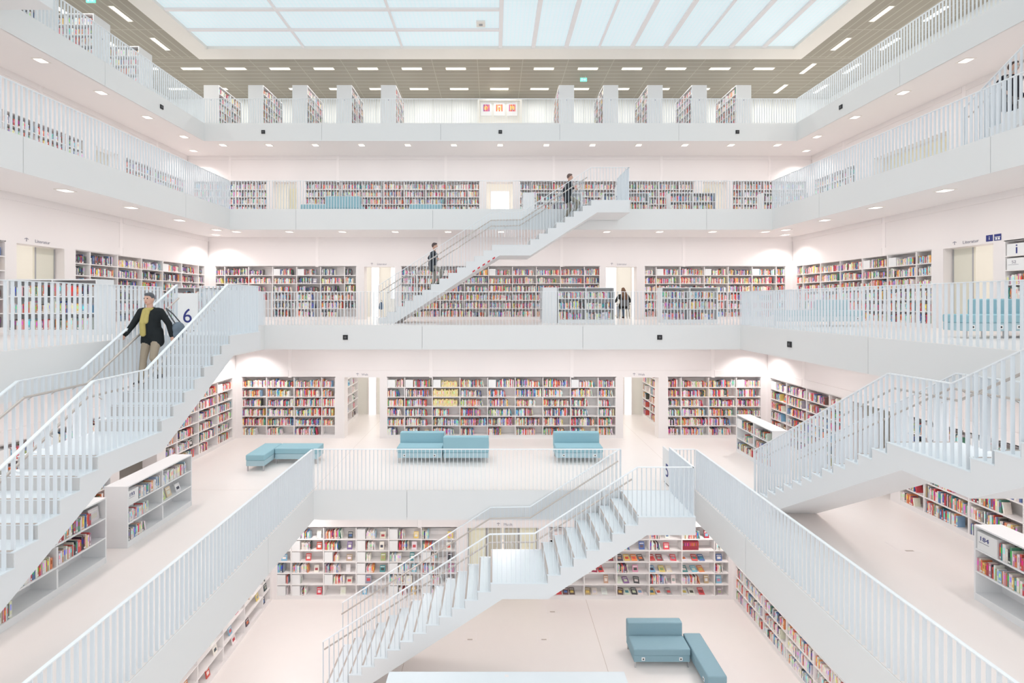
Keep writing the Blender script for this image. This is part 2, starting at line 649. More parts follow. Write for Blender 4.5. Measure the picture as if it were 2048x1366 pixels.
def stair(side, k, vn, vf, label, bars=True):
    """flight from gallery k up to k+1; vn/vf = near and far offset below the upper void edge"""
    z0 = ZF[k]
    z1 = z0 + HS
    zm = z0 + 14 * RISE
    h = HV[k + 1]
    v0, v1 = h - vn, h - vf
    M = frame(side) @ Matrix.Translation((0, 0, z0))
    t = thing('staircase', label, 'staircase', M)
    L = [(a, b, z - z0) for a, b, z in tread_list(z0)]
    poly = [(UF, 0)]
    for a, b, z in L:
        poly += [(a, z - .015), (b, z - .015)]
    zt, zmm = HS, 14 * RISE
    poly += [(UE, zt - .42), (3.24, zt - .42), (UM1, zmm - .36), (-.08, zmm - .36), (-3.66, 0)]
    poly2 = list(reversed(poly))
    build('stair_slab', MB().prism(poly2, v0, v1), M_STAIR, t)
    for i, (a, b, z) in enumerate(L):
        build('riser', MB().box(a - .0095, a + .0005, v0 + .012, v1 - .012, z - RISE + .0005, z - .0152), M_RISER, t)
        last = (i == len(L) - 1)
        g = MB()
        g.box(a - .012, b - .001 if not last else b, v0 - .004, v1 if not last else h - .021, z - .0148, z)
        g.box(a - .0125, a + .03, v0 + .04, v1 - .04, z, z + .002, 1)
        build('landing' if i in (13, len(L) - 1) else 'tread', g, [M_TREAD, M_NOSE], t)
    if vf > .1:                               # landing bridge over the gap to the gallery
        build('landing_bridge', MB().box(UT, UE, v1, h - .021, zt - .42, zt - .0149), M_STAIR, t)

    def rz(u, H):
        if u <= UM0:
            return zmm + (u - UM0) * RISE / RL + H
        if u <= UM1 - RU:
            return zmm + H
        if u <= UT:
            return zt + (u - UT) * RISE / RU + H
        return zt + H

    def tz(u):
        for a, b, z in L:
            if u < b - .004:
                return z
        return zt

    H = 1.12
    for nm, v, uend in (('near', v0 + .03, UE - .03), ('far', v1 - .05, UT - .02)):
        pts = [(UF - .03, v + .025, rz(UF - .03, H)), (UM0 - .03, v + .025, rz(UM0 - .03, H)), (UM1 - RU, v + .025, zmm + H),
               (UT - .15, v + .025, zt + H) if False else (UT, v + .025, zt + H), (uend, v + .025, zt + H)]
        if nm == 'far':
            pts = pts[:3] + [(uend, v + .025, rz(uend, H))]
        g = MB()
        for a, b in zip(pts[:-1], pts[1:]):
            g.bar(a, b, .05, .016)
        if nm == 'near':
            g.bar((UE - .03, v0 + .03, zt + H), (UE - .03, h - .02, zt + H), .05, .016)
        r = build('side_railing', g, M_TOPRAIL, t)
        n = round((uend - UF) / .108)
        items = []
        for i in range(n + 1):
            u = UF + .012 + (uend - UF - .02) * i / n
            items.append((u, v, tz(u), rz(u, H) - .008))
        items[0] = (UF - .02, v, 0, rz(UF - .02, H) - .008)
        put_bars(items, M, r)
        if nm == 'near':
            n2 = round((h - v0 - .1) / .105)
            it2 = [(UE - .03, v0 + .09 + (h - v0 - .12) * i / n2, zt, zt + H - .008) for i in range(n2 + 1)]
            put_bars(it2, M, r, BAR_V)
        # steel handrail on brackets
        vi = v + .11 if nm == 'near' else v - .07
        Hh = .88
        hp = [(UF - .02, vi, rz(UF - .02, Hh)), (UM0 - .03, vi, rz(UM0 - .03, Hh)), (UM1 - RU, vi, zmm + Hh),
              (UT - .1, vi, rz(UT - .1, Hh))]
        g = MB().tube(hp, .019, 8)
        for a, b in zip(hp[:-1], hp[1:]):
            for f in (.15, .5, .85):
                q = Vector(a).lerp(Vector(b), f)
                q2 = Vector((q.x, v + .025, q.z - .06))
                g.cyl(q, q2, .007, .007, 5)
        build('handrail', g, M_STEEL, t)
    return t


stair('back', 4, 1.52, .05, 'white staircase rising to the right from the ground floor to the first gallery')
stair('left', 5, 1.50, .32, 'large white staircase at left, first to second gallery, man walking on it')
stair('right', 5, 1.50, .32, 'large white staircase at right rising towards the viewer from the first gallery')
S3 = stair('back', 6, 1.52, .05, 'white staircase across the back from second to third gallery, red tape under it')
stair('left', 7, 1.50, .32, 'white staircase at the upper left corner, only its top landing showing')
stair('right', 7, 1.50, .32, 'white staircase at upper right from third to top gallery, person in black on it')

# red and white warning dashes on the underside edge of the back stair
v0 = HV[7] - 1.52
g = MB()
zmm = 14 * RISE
for i in range(5):
    u = -.32 - i * .17
    z = zmm - .36 + (u + .08) * .645
    g.prism([(u, z + .01), (u + .085, z + .065), (u + .085, z + .115), (u, z + .06)][::-1], v0 - .008, v0 - .0005)
o = build('warning_tape', g, M_TAPE, S3)
o['label'] = 'red dashes of warning tape along the lower stair edge'


# gallery number panels beside the stair heads
def number_panel(side, k, digit, label):
    M = frame(side) @ Matrix.Translation((UE + .03, HV[k] + .07, ZF[k]))
    t = thing('number_panel', label, 'sign', M)
    build('panel', MB().box(0, .04, 0, .58, .03, .95), M_SIGN, t)
    build('foot', MB().box(.005, .035, .1, .48, 0, .03), M_DGREY, t)
    o = lettering('numeral', digit, .5, M_NAVY, t, (-.003, .26, .22), (PI / 2, 0, -PI / 2))
    return t


number_panel('back', 5, '5', 'white panel with a navy 5 at the head of the lowest stair')
number_panel('left', 6, '6', 'white panel with a large navy 6 behind the man on the left stair')
number_panel('back', 7, '7', 'white panel with a navy 7 at the head of the back stair')

# ------------------------------------------------------------------ bookcases and books
BOOKS = []                                  # records, built at the end
PAL = [((.95, .93, .91), 30, 'white'), ((.90, .87, .80), 10, 'cream'), ((.83, .20, .20), 13, 'red'), ((.90, .45, .22), 7, 'orange'),
       ((.93, .78, .36), 5, 'yellow'), ((.22, .36, .62), 7, 'blue'), ((.45, .70, .83), 5, 'light blue'), ((.16, .16, .19), 9, 'black'),
       ((.33, .25, .24), 5, 'dark brown'), ((.62, .14, .20), 5, 'dark red'), ((.85, .52, .62), 4, 'pink'), ((.25, .52, .42), 3, 'green'),
       ((.62, .70, .42), 2, 'olive green'), ((.60, .60, .62), 6, 'grey'), ((.22, .50, .56), 3, 'teal'), ((.45, .30, .52), 2, 'purple'),
       ((.72, .56, .42), 4, 'tan')]
DARKP = [((.16, .16, .19), 40, 'black'), ((.30, .28, .30), 14, 'dark grey'), ((.93, .91, .88), 12, 'white'), ((.70, .16, .18), 9, 'red'),
         ((.20, .30, .52), 8, 'blue'), ((.35, .26, .24), 8, 'dark brown'), ((.66, .70, .72), 6, 'grey'), ((.85, .60, .30), 4, 'orange')]
BURG = [((.52, .10, .17), 1, 'burgundy')]
YEL = [((.95, .85, .58), 1, 'pale yellow')]
LIGHT = [((.95, .93, .91), 38, 'white'), ((.88, .85, .80), 18, 'cream'), ((.72, .72, .74), 12, 'grey'), ((.82, .25, .24), 8, 'red'),
         ((.90, .50, .28), 5, 'orange'), ((.30, .44, .66), 6, 'blue'), ((.20, .20, .24), 8, 'black'), ((.60, .76, .84), 5, 'light blue')]


def pick(pal):
    t = RND.random() * sum(p[1] for p in pal)
    for c, w, n in pal:
        t -= w
        if t <= 0:
            break
    j = lambda x: min(1, max(0, x * .84 + .13 + RND.uniform(-.04, .04)))
    return lin((j(c[0]), j(c[1]), j(c[2]))), n


def fill_row(M, x0, x1, z, clear, depth, pal, frac, short, row, hmax=.29, lean=True, face=.1, slide=0.0):
    """a row of standing books; local frame: x along, y=0 front edge, spines facing -y"""
    x = x0 + .012 + slide
    xe = x0 + slide + (x1 - x0 - .02 - slide) * frac
    hb = RND.uniform(.60, .76) * clear
    n = 0
    while x < xe - .012:
        if RND.random() < .06:
            hb = RND.uniform(.58, .80) * clear
        w = RND.choice((.014, .018, .022, .026, .03, .036, .045)) * RND.uniform(.9, 1.1)
        if x + w > x1 - .012:
            break
        hh = min(clear * .93, hb * RND.uniform(.86, 1.16), hmax)
        d = min(depth - .05, RND.uniform(.13, .19))
        c, cn = pick(pal)
        BOOKS.append(dict(M=M @ Matrix.Translation((x + w / 2, .025 + RND.uniform(0, .012), z)), w=w * .96, h=hh, d=d, c=c, cn=cn,
                          short=short, row=row, kind='spine', st=RND.random() < .4))
        x += w
        n += 1
    rest = x1 - x
    if n and rest > .16 and lean and RND.random() < .55:      # last one leans on the row
        w, hh = .025, min(clear * .85, hb)
        c, cn = pick(pal)
        a = RND.uniform(.12, .22)
        BOOKS.append(dict(M=M @ Matrix.Translation((x + math.sin(a) * hh + w / 2 + .004, .03, z)) @ Matrix.Rotation(-a, 4, 'Y'), w=w, h=hh, d=.15,
                          c=c, cn=cn, short=short, row=row, kind='leaning', st=False))
        x += .12
        rest = x1 - x
    if rest > .3 and RND.random() < face * 4:                  # one shown face out, tilted back
        w, hh = RND.uniform(.13, .18), min(clear * .8, RND.uniform(.18, .24))
        c, cn = pick(PAL)
        xx = x + RND.uniform(.12, rest - .14)
        BOOKS.append(dict(M=M @ Matrix.Translation((xx, .06, z + .003)) @ Matrix.Rotation(-.2, 4, 'X'), w=w, h=hh, d=.02,
                          c=c, cn=cn, short=short, row=row, kind='face', st=False))


RZm = lambda a: Matrix.Rotation(a, 4, 'Z')


def sign_block(M, x, z, body, label, w=.27, hgt=.26, d=.22, m=M_NAVY, size=.1):
    t = thing('shelf_sign_block', label, 'sign', M @ Matrix.Translation((x, .012, z)), 'white sign blocks in the shelves')
    build('block', MB().box(0, w, 0, d, 0, hgt), M_SIGN, t)
    if body:
        lettering('numeral', body, size, m, t, (w * (.36 if len(body) > 1 else .5), -.002, hgt * .55 if len(body) > 1 else hgt * .14))
        if len(body) > 1:
            g = MB()
            g.box(.03, w * .6, -.0025, -.0005, hgt * .42, hgt * .45)
            build('small_print', g, M_GREYTXT, t)
    return t


def bookcase(M, xs, rows_z, clear, depth, label, name='built_in_bookcase', plinth=.09, mat_=None, group=None, cat='bookcase', double=False):
    """xs: ends and dividers; rows_z: z of each board from the bottom"""
    mat_ = mat_ or M_SHELF
    t = thing(name, label, cat, M, group)
    T = .026
    x0, x1 = xs[0], xs[-1]
    top = rows_z[-1] + clear
    g = MB()
    g.box(x0, x0 + T, 0, depth, 0, top + T)
    g.box(x1 - T, x1, 0, depth, 0, top + T)
    g.box(x0 + T, x1 - T, 0, depth, top, top + T)
    build('frame', g, mat_, t)
    build('plinth', MB().box(x0 + T, x1 - T, .006, depth - .01, 0, rows_z[0] - T), mat_, t)
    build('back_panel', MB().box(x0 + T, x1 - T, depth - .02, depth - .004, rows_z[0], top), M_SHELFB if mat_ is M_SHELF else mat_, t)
    for z in rows_z:
        build('shelf', MB().box(x0 + T, x1 - T, .002, depth - .021, z - T, z), mat_, t)
    for x in xs[1:-1]:
        g = MB()
        for z in rows_z:
            g.box(x - .014, x + .014, 0, depth - .022, z, z + clear - (T if z != rows_z[-1] else 0))
        build('divider', g, mat_, t)
    return t


def divs(a, b):
    xs = [a] + [i + .5 for i in range(-16, 16) if a + .25 < i + .5 < b - .25] + [b]
    return xs


ROWZ = [.115 + .347 * i for i in range(6)]
CLEAR = .347
POSW = {1: ['only'], 2: ['left', 'right'], 3: ['left', 'middle', 'right'], 4: ['far left', 'middle left', 'middle right', 'far right']}
ROWN = ['bottom', 'fifth', 'fourth', 'third', 'second', 'top']
for k in (4, 5, 6, 7):
    for side in ('back', 'left', 'right'):
        units = UNITS_R7 if (side == 'right' and k == 7) else UNITS[k]
        for i, (a, b) in enumerate(units):
            # skip what lies wholly behind the viewer
            if side == 'left' and YC + b < 3 or side == 'right' and YC - a < 3:
                continue
            if side in ('left', 'right') and k in (4, 5) and ((side == 'left' and b < -1.3) or (side == 'right' and a > 1.3)):
                continue
            pos = POSW[len(units)][i]
            pl = pos
            if side == 'left':
                pl = ['near', 'middle', 'far', 'farthest'][i] if len(units) > 2 else ['near', 'far'][i]
            if side == 'right':
                pl = ['far', 'middle', 'near', 'nearest'][i] if len(units) > 2 else ['far', 'near'][i % 2]
            M = frame(side) @ Matrix.Translation((0, WV[k], ZF[k]))
            xs = divs(a, b)
            lab = 'white built-in bookcase of books, %s unit in the %s wall of the %s' % (pl, side, GAL[k])
            bookcase(M, xs, ROWZ, CLEAR, .34, lab, group='built-in wall bookcases')
            short = '%s %s unit, %s' % (pl, side, GAL[k])
            pal0 = PAL
            for r, z in enumerate(ROWZ):
                if k == 7 and r < 2:
                    continue
                for j in range(len(xs) - 1):
                    pal, fr = pal0, RND.choice((.95, .95, .9, .8, .98, .7))
                    face, hmax, slide = .1, .29, 0
                    if k == 6:
                        fr = RND.choice((.98, .95, .9, .97, .85))
                        if side == 'left' or (side == 'back' and i == 0):
                            pal = DARKP if RND.random() < .6 else PAL
                            fr = RND.choice((.85, .7, .92, .6))
                        if side == 'back' and i == 0 and r in (0, 1) and j in (0, 1, 2):
                            fr = 0
                        if side == 'back' and i == 0 and r == 0 and j >= len(xs) - 2:
                            fr = 0
                    if k == 5:
                        fr = RND.choice((.95, .9, .8, .98, .75, .6))
                        if side == 'back' and i == 1 and j == 2 and r in (3, 4):
                            pal, fr = YEL, .92
                        if side == 'back' and i == 1 and j == 2 and r == 5:
                            pal, fr = YEL, .9
                        if r == 0:
                            fr = RND.choice((.5, .75, .85))
                        if side == 'back' and i == 0 and r == 0 and j == 3:
                            fr = 0
                    if k == 4:
                        pal = LIGHT if RND.random() < .7 else PAL
                        fr = RND.choice((0, .3, .45, .2, .5, .35))
                        face = .5
                        slide = RND.choice((0, .28, .28))
                        if side == 'right':
                            fr, slide = RND.choice((.9, .7, .95)), 0
                        if side == 'back' and i == 1:
                            fr, slide = RND.choice((0, 0, .3, .5)), 0
                        if side == 'left':
                            fr = RND.choice((0, 0, .2))
                    if k == 6 and side == 'right' and r >= 4 and xs[j] == -4.15:
                        continue
                    if k == 7 and fr < .9:
                        fr = .95
                    w_ = xs[j + 1] - xs[j]
                    if k == 4 and side == 'back' and i == 1:
                        if r == 4 and xs[j] == 5.5:
                            for q in range(18):
                                BOOKS.append(dict(M=M @ Matrix.Translation((5.53 + q * .028, .03, z)), w=.027, h=.27, d=.18, c=lin((.56, .15, .21)),
                                                  cn='burgundy', short=short, row=ROWN[r], kind='spine', st=False))
                            continue
                        if r < 4 and w_ > .8 and RND.random() < .75:
                            q = xs[j] + .12
                            while q < xs[j + 1] - .16:
                                c_, cn_ = pick(PAL)
                                BOOKS.append(dict(M=M @ Matrix.Translation((q, .05, z + .012)) @ RZm(RND.uniform(-.2, .2)) @ Matrix.Rotation(-1.22, 4, 'X'), w=.17,
                                                  h=.23, d=.008, c=c_, cn=cn_, short=short, row=ROWN[r], kind='face', st=False))
                                q += RND.choice((.2, .22, .3))
                            continue
                    # white sign blocks in the shelves
                    if k in (5, 6) and r == 5 and side in ('back', 'right', 'left') and RND.random() < .45 and w_ > .5:
                        num = ''
                        slide = .3
                        sign_block(M, xs[j] + .03, z, num, 'plain white sign block in bay %d, top shelf, %s' % (j + 1, short))
                    if k == 4 and side == 'back' and slide and i == 0:
                        sign_block(M, xs[j] + .02, z, '', 'plain white block in bay %d, %s shelf, %s' % (j + 1, ROWN[r], short), w=.25, hgt=.29)
                    if fr > 0:
                        fill_row(M, xs[j] + .014, xs[j + 1] - .014, z, CLEAR - .026, .34, pal, fr, short, ROWN[r], hmax, True, face, slide)
                    elif k == 4:
                        fill_row(M, xs[j] + .014, xs[j + 1] - .014, z, CLEAR - .026, .34, pal, .0, short, ROWN[r], hmax, True, 1.0, 0)

# magazines lying on the lower shelves of the ground floor
# low freestanding bookcases
LOWZ = [.12, .49, .86]
LROW = ['bottom', 'middle', 'top']


def low_case(side_M, n, label, short, fill, double=False, pals=None, depth=.46):
    xs = [i * .985 for i in range(n + 1)]
    t = bookcase(side_M, xs, LOWZ, .35, depth, label, name='low_bookcase', mat_=M_LOW, group='low freestanding bookcases')
    for r in range(3):
        for j in range(n):
            fr, sl, fc = fill(r, j)
            if fr > 0 or fc > 0:
                fill_row(side_M, xs[j] + .014, xs[j + 1] - .014, LOWZ[r], .32, .34, pals or PAL, fr, short, LROW[r], .27, True, fc, sl)
    return t


RZ = lambda a: Matrix.Rotation(a, 4, 'Z')
T = Matrix.Translation
# left first gallery: faces +X ; local x runs away from the viewer
MA = T((-7.6, 9.25, ZF[5])) @ RZ(PI / 2)
# local -y must face +X: rotate +90 about z -> local x=+Y, local y=-X, so -y=+X
low_case(MA, 2, 'low white bookcase marked 193, beside the left stair on the first gallery', 'low bookcase 193',
         pals=LIGHT, fill=lambda r, j: {(2, 0): (.95, .3, 0), (2, 1): (.85, 0, 0), (1, 0): (.62, 0, 0), (0, 0): (.5, 0, 0), (1, 1): (0, 0, 0)}.get((r, j), (0, 0, 0)))
sign_block(MA, .03, LOWZ[2], '193', 'white sign block numbered 193 in the low bookcase at left')
MB_ = T((-7.6, 6.78, ZF[5])) @ RZ(PI / 2)
low_case(MB_, 2, 'low white bookcase nearest the viewer at left, in front of bookcase 193', 'nearest left low bookcase',
         lambda r, j: {(2, 0): (.9, 0, 0), (2, 1): (.72, 0, 0), (1, 0): (.95, 0, 0), (1, 1): (.72, 0, 0), (0, 0): (.3, 0, 0)}.get((r, j), (0, 0, 0)))
for x, hh, c, cn in ((1.12, .2, (.78, .86, .55), 'lime green'), (1.32, .22, (.85, .78, .66), 'beige'), (1.62, .18, (.90, .90, .91), 'white')):
    BOOKS.append(dict(M=MA @ T((x, .08, LOWZ[1] + .003)) @ Matrix.Rotation(-.3, 4, 'X'), w=.15, h=hh, d=.02, c=lin(c), cn=cn,
                      short='low bookcase 193', row='middle', kind='face', st=False))
BOOKS.append(dict(M=MB_ @ T((1.8, .08, LOWZ[2] + .003)) @ Matrix.Rotation(-.12, 4, 'X'), w=.22, h=.24, d=.03, c=lin((.88, .86, .87)), cn='white',
                  short='nearest left low bookcase', row='top', kind='face', st=False))
# right first gallery, faces -X: rotate -90 -> local x=-Y, -y=-X
MC = T((7.7, 7.68, ZF[5])) @ RZ(-PI / 2)
low_case(MC, 2, 'low white bookcase marked 184 at the right edge of the first gallery', 'low bookcase 184',
         lambda r, j: {(2, 0): (.98, .33, 0), (1, 0): (.93, 0, 0), (2, 1): (.9, 0, 0), (1, 1): (.9, 0, 0)}.get((r, j), (0, 0, 0)))
sign_block(MC, .04, LOWZ[2], '184', 'white sign block numbered 184 in the low bookcase at right', w=.3, hgt=.29)
MD = T((7.7, 15.2, ZF[5])) @ RZ(-PI / 2)
low_case(MD, 2, 'low white bookcase at the far right of the first gallery behind the right stair', 'far right low bookcase',
         lambda r, j: {(2, 0): (.9, .25, 0), (1, 0): (.5, .4, 0), (0, 0): (.9, 0, 0)}.get((r, j), (.7, 0, 0)))
sign_block(MD, .03, LOWZ[2], '', 'white sign block in the low bookcase at far right')
# second gallery, facing the viewer
full = lambda r, j: (RND.choice((.9, .95, .85)), 0, 0)
for x, y, n, lab, sh in ((1.95, 16.1, 2, 'low white bookcase behind the back railing, right of the stair foot, second gallery', 'low bookcase, middle back, second gallery'),
                         (5.57, 16.1, 2, 'low white bookcase right of the doorway behind the back railing, second gallery', 'low bookcase, right back, second gallery'),
                         (-11.0, 10.2, 2, 'low white bookcase behind the left railing near the viewer, second gallery', 'low bookcase, left railing, second gallery'),
                         (-12.0, 16.2, 2, 'low white bookcase behind the panel marked 6, second gallery', 'low bookcase behind panel 6')):
    if x < -11.5:
        x = -11.6 + .85 - 1.0
    low_case(T((x, y, ZF[6])), n, lab, sh, full)
# third gallery
for x, y, lab, sh in ((1.55, 19.9, 'low white bookcase left of the stair head on the third gallery', 'low bookcase left of stair head'),
                      (4.45, 19.9, 'low white bookcase behind the stair head on the third gallery', 'low bookcase behind stair head'),
                      (7.3, 19.9, 'low white bookcase right of the stair head on the third gallery', 'low bookcase right of stair head'),
                      (11.3, 19.9, 'low white bookcase in the right back corner of the third gallery', 'corner low bookcase, third gallery')):
    low_case(T((x, y, ZF[7])), 2, lab, sh, full)
# end-on units beside two of them
for x, y, k, lab in ((1.42, 16.05, 6, 'low white bookcase standing end on, its blank side towards the hall, second gallery'),
                     (.98, 19.85, 7, 'low white bookcase standing end on, blank side towards the hall, third gallery')):
    low_case(T((x, y + 1.0, ZF[k])) @ RZ(-PI / 2), 1, lab, 'end-on low bookcase', lambda r, j: (0, 0, 0), depth=.5)

# top gallery: tall double bookcases standing end on to the void
TZ = [.1 + .355 * i for i in range(6)]


def tall_case(side, u, idx, where):
    M = frame(side) @ T((u, HV[8] + 1.32, ZF[8]))
    t = thing('tall_bookcase', 'tall white double bookcase end on, %s from the left, %s of the top gallery' % (nth(idx), where), 'bookcase', M,
              'tall bookcases on the top gallery')
    Wd, Ln = .69, 1.95
    build('end_panel', MB().box(-Wd / 2, Wd / 2, 0, .03, 0, 2.25), M_LOW, t)
    build('end_panel', MB().box(-Wd / 2, Wd / 2, Ln - .03, Ln, 0, 2.25), M_LOW, t)
    build('frame', MB().box(-Wd / 2, Wd / 2, .03, Ln - .03, 2.22, 2.25).box(-Wd / 2 + .01, Wd / 2 - .01, .03, Ln - .03, 0, .08), M_LOW, t)
    build('back_panel', MB().box(-.01, .01, .03, Ln - .03, .08, 2.22), M_LOW, t)
    for z in TZ:
        build('shelf', MB().box(-Wd / 2, -.012, .03, Ln - .03, z - .02, z).box(.012, Wd / 2, .03, Ln - .03, z - .02, z), M_LOW, t)
    g = MB()
    for s in (-1, 1):
        g.box(min(s * .012, s * Wd / 2), max(s * .012, s * Wd / 2), Ln / 2 - .012, Ln / 2 + .012, .1, 2.2)
    build('divider', g, M_LOW, t)
    o = build('call_button', MB().box(-.015, .015, -.008, 0, 1.55, 1.58), M_NAVY, t)
    short = '%s tall bookcase, %s, top gallery' % (nth(idx), where)
    for s in (-1, 1):
        # right face (s=+1): spines face +x
        Ms = M @ T((Wd / 2, 0, 0)) @ RZ(PI / 2) if s > 0 else M @ T((-Wd / 2, Ln, 0)) @ RZ(-PI / 2)
        vis = (Ms @ Vector((1, -1, 0)) - Ms @ Vector((1, 0, 0)))
        cen = Ms @ Vector((1, 0, 1))
        if (CAM - cen).dot(vis) < 0:
            continue
        for r, z in enumerate(TZ):
            if r < 1:
                continue
            for a, b in ((.03, Ln / 2 - .012), (Ln / 2 + .012, Ln - .03)):
                fill_row(Ms, a, b, z, .33, .33, PAL, RND.choice((.95, .9, .98)), short, ROWN[r], .29, True, 0)


for i, u in enumerate((-13.2, -11.17, -9.15, -7.12, -5.1, 3.05, 5.07, 7.1, 9.12, 11.15)):
    tall_case('back', u, i + 1, 'back side')
for i, u in enumerate((5.07, 7.1, 9.12, 11.15)):
    tall_case('left', u, 4 - i, 'left side')
# low unit on the right of the top gallery
low_case(T((15.2, 17.5, ZF[8])) @ RZ(-PI / 2), 2, 'low white bookcase behind the right railing of the top gallery', 'low bookcase, right, top gallery', full)

# bookcases inside the corridors of the first gallery
for s in (-1, 1):
    xw = s * 6.15
    Mx = T((xw, YC + WV[5] + (.55 if s < 0 else 3.3), ZF[5])) @ RZ(PI / 2 if s < 0 else -PI / 2)
    xs = [0, .95, 1.9, 2.75]
    bookcase(Mx, xs, ROWZ, CLEAR, .34, 'white bookcase along the corridor behind the %s doorway of the first gallery' % ('left' if s < 0 else 'right'),
             group='corridor bookcases', name='corridor_bookcase')
    for r, z in enumerate(ROWZ):
        for j in range(3):
            fill_row(Mx, xs[j] + .014, xs[j + 1] - .014, z, CLEAR - .03, .34, PAL, RND.choice((.5, .35, .6)),
                     'corridor bookcase behind %s doorway' % ('left' if s < 0 else 'right'), ROWN[r])

# readable sign blocks in the wall shelves
Mr6 = frame('right') @ T((0, WV[6], ZF[6]))
sign_block(Mr6, -4.1, ROWZ[5], 'i', 'white sign block with a navy letter i at the right edge', w=.42, hgt=.28, size=.33)
sign_block(Mr6, -4.1, ROWZ[4], '52', 'white sign block numbered 52 under the letter i block', w=.42, hgt=.28, m=M_GREYTXT, size=.1)
Mb5 = frame('back') @ T((0, WV[5], ZF[5]))
for u, r, n, w_ in ((-4.1, 5, '173', 'first'), (-3.46, 5, '172', 'second'), (-2.46, 5, '171', 'third'), (-2.46, 2, '172', 'lower')):
    pass

# ------------------------------------------------------------------ door signs
def door_sign(side, k, u, body, label, icons=False, size=.115):
    M = frame(side) @ T((u, WV[k] - .004, ZF[k] + 2.27))
    t = thing('door_sign', label, 'sign', M, 'lettering over the doorways')
    lettering('word', body, size, M_GREYTXT, t, (.06, 0, 0))
    wd = len(body) * size * .27
    g = MB()
    x = -wd - .08
    g.box(x - .008, x + .008, -.002, .002, 0, size * .75)
    g.bar((x, 0, size * .75), (x - .05, 0, size * .5), .004, .016)
    g.bar((x, 0, size * .75), (x + .05, 0, size * .5), .004, .016)
    build('arrow', g, M_GREYTXT, t)
    if icons:
        for i, ch in enumerate(('i', 'm')):
            x = wd + .24 + i * .19
            b = build('pictogram', MB().box(x - .08, x + .08, -.002, .002, -.02, .14), M_NAVY, t)
            if ch == 'i':
                lettering('pictogram_mark', ch, .13, M_SIGN, b, (x, -.004, .02))
            else:
                build('pictogram_mark', MB().box(x - .05, x - .01, -.004, -.0021, 0, .05).box(x + .01, x + .05, -.004, -.0021, 0, .05)
                      .box(x - .06, x + .06, -.004, -.0021, .06, .075), M_SIGN, b)
    return t


for s in (-1, 1):
    wd = 'left' if s < 0 else 'right'
    door_sign('back', 6, s * 5.0, 'Literatur', 'grey word Literatur with arrow over the %s back doorway, second gallery' % wd)
    door_sign('back', 5, s * 5.0, 'Welt', 'grey word Welt with arrow over the %s back doorway, first gallery' % wd)
door_sign('left', 6, 5.0, 'Literatur', 'grey word Literatur with arrow over the doorway in the left wall')
door_sign('right', 6, -5.0, 'Literatur', 'grey word Literatur with two navy pictograms over the doorway in the right wall', True)
door_sign('back', 4, 0.1, 'Musik', 'grey word Musik with arrow over the ground floor doorway')

# ------------------------------------------------------------------ lamps as objects
LD = bpy.data.lights.new('downlight_beam', 'AREA')
LD.shape = 'SQUARE'
LD.size = .22
LD.energy = 12
LD.color = (1.0, .925, .90)
LDL = LD.copy()
LDL.energy = 13
LDM = LD.copy()
LDM.energy = 15
DL_FR = MB().box(-.15, .15, -.15, .15, -.012, 0).mesh('frame', [M_LFRAME])
DL_LE = MB().box(-.11, .11, -.11, .11, -.016, -.0121).mesh('lens', [M_SPOT])


def downlight(side, u, v, z, label, power=True, shown=True, data=None):
    M = frame(side) @ T((u, v, z))
    if shown:
        t = thing('downlight', label, 'downlight', M, 'square downlights under the galleries')
        link('frame', DL_FR, t)
        link('lens', DL_LE, t)
    if power:
        l = bpy.data.objects.new('downlight_beam', data or LD)
        COL.objects.link(l)
        l.matrix_world = M @ T((0, 0, -.03))


for k in (5, 6, 7, 8):
    zc = ZF[k] - TH
    v = HV[k] + .5
    below = GAL[k]
    for side in ('back', 'left', 'right'):
        n = int(v / 2.03)
        c = 0
        for i in range(-n, n + 1):
            u = i * 2.03
            if side != 'back' and (YC + (u if side == 'left' else -u)) < 2.0:
                continue
            c += 1
            downlight(side, u, v, zc, 'small square downlight under the %s, %s side, %s in its row' % (below, side, nth(c)), shown=k >= 7, data={5: LDL, 6: LDM}.get(k, LD))
    # the two bright corner lamps wash the walls
    for s in (-1, 1):
        wk = WV[k - 1]
        p = Vector((s * (wk - .75), YC + wk - .75, zc))
        if k >= 7:
            t = thing('downlight', 'bright downlight in the %s back corner under the %s' % ('left' if s < 0 else 'right', below), 'downlight', T(p))
            link('frame', DL_FR, t)
            link('lens', DL_LE, t)
        ld = bpy.data.lights.new('corner_beam', 'SPOT')
        ld.energy = 120
        ld.spot_size = 2.3
        ld.spot_blend = .6
        ld.shadow_soft_size = .08
        ld.color = (1, .95, .93)
        l = bpy.data.objects.new('corner_beam', ld)
        COL.objects.link(l)
        l.location = p + Vector((0, 0, -.05))

LC = bpy.data.lights.new('ceiling_light_beam', 'AREA')
LC.shape = 'RECTANGLE'
LC.size, LC.size_y = .88, .16
LC.energy = 18
LC.color = (1, .985, .96)
LED_X = MB().box(-.44, .44, -.08, .08, -.02, -.004).mesh('diffuser', [M_LED])
LED_F = MB().box(-.47, .47, -.11, .11, -.012, 0).mesh('frame', [M_LFRAME])
for side in ('back', 'left', 'right'):
    for rI, v in enumerate((14.18, 16.2)):
        c = 0
        for i in range(-8, 7):
            u = i * 2.026
            if side == 'left' and YC + u < 10 or side == 'right' and YC - u < 10:
                continue
            c += 1
            M = frame(side) @ T((u, v, ZC))
            t = thing('ceiling_light', 'bright rectangular ceiling light, %s in the %s row, %s of top gallery' % (nth(c), ('front', 'rear')[rI], side),
                      'ceiling light', M, 'ceiling lights of the top gallery')
            link('frame', LED_F, t)
            link('diffuser', LED_X, t)
            l = bpy.data.objects.new('ceiling_light_beam', LC)
            COL.objects.link(l)
            l.matrix_world = M @ T((0, 0, -.04))

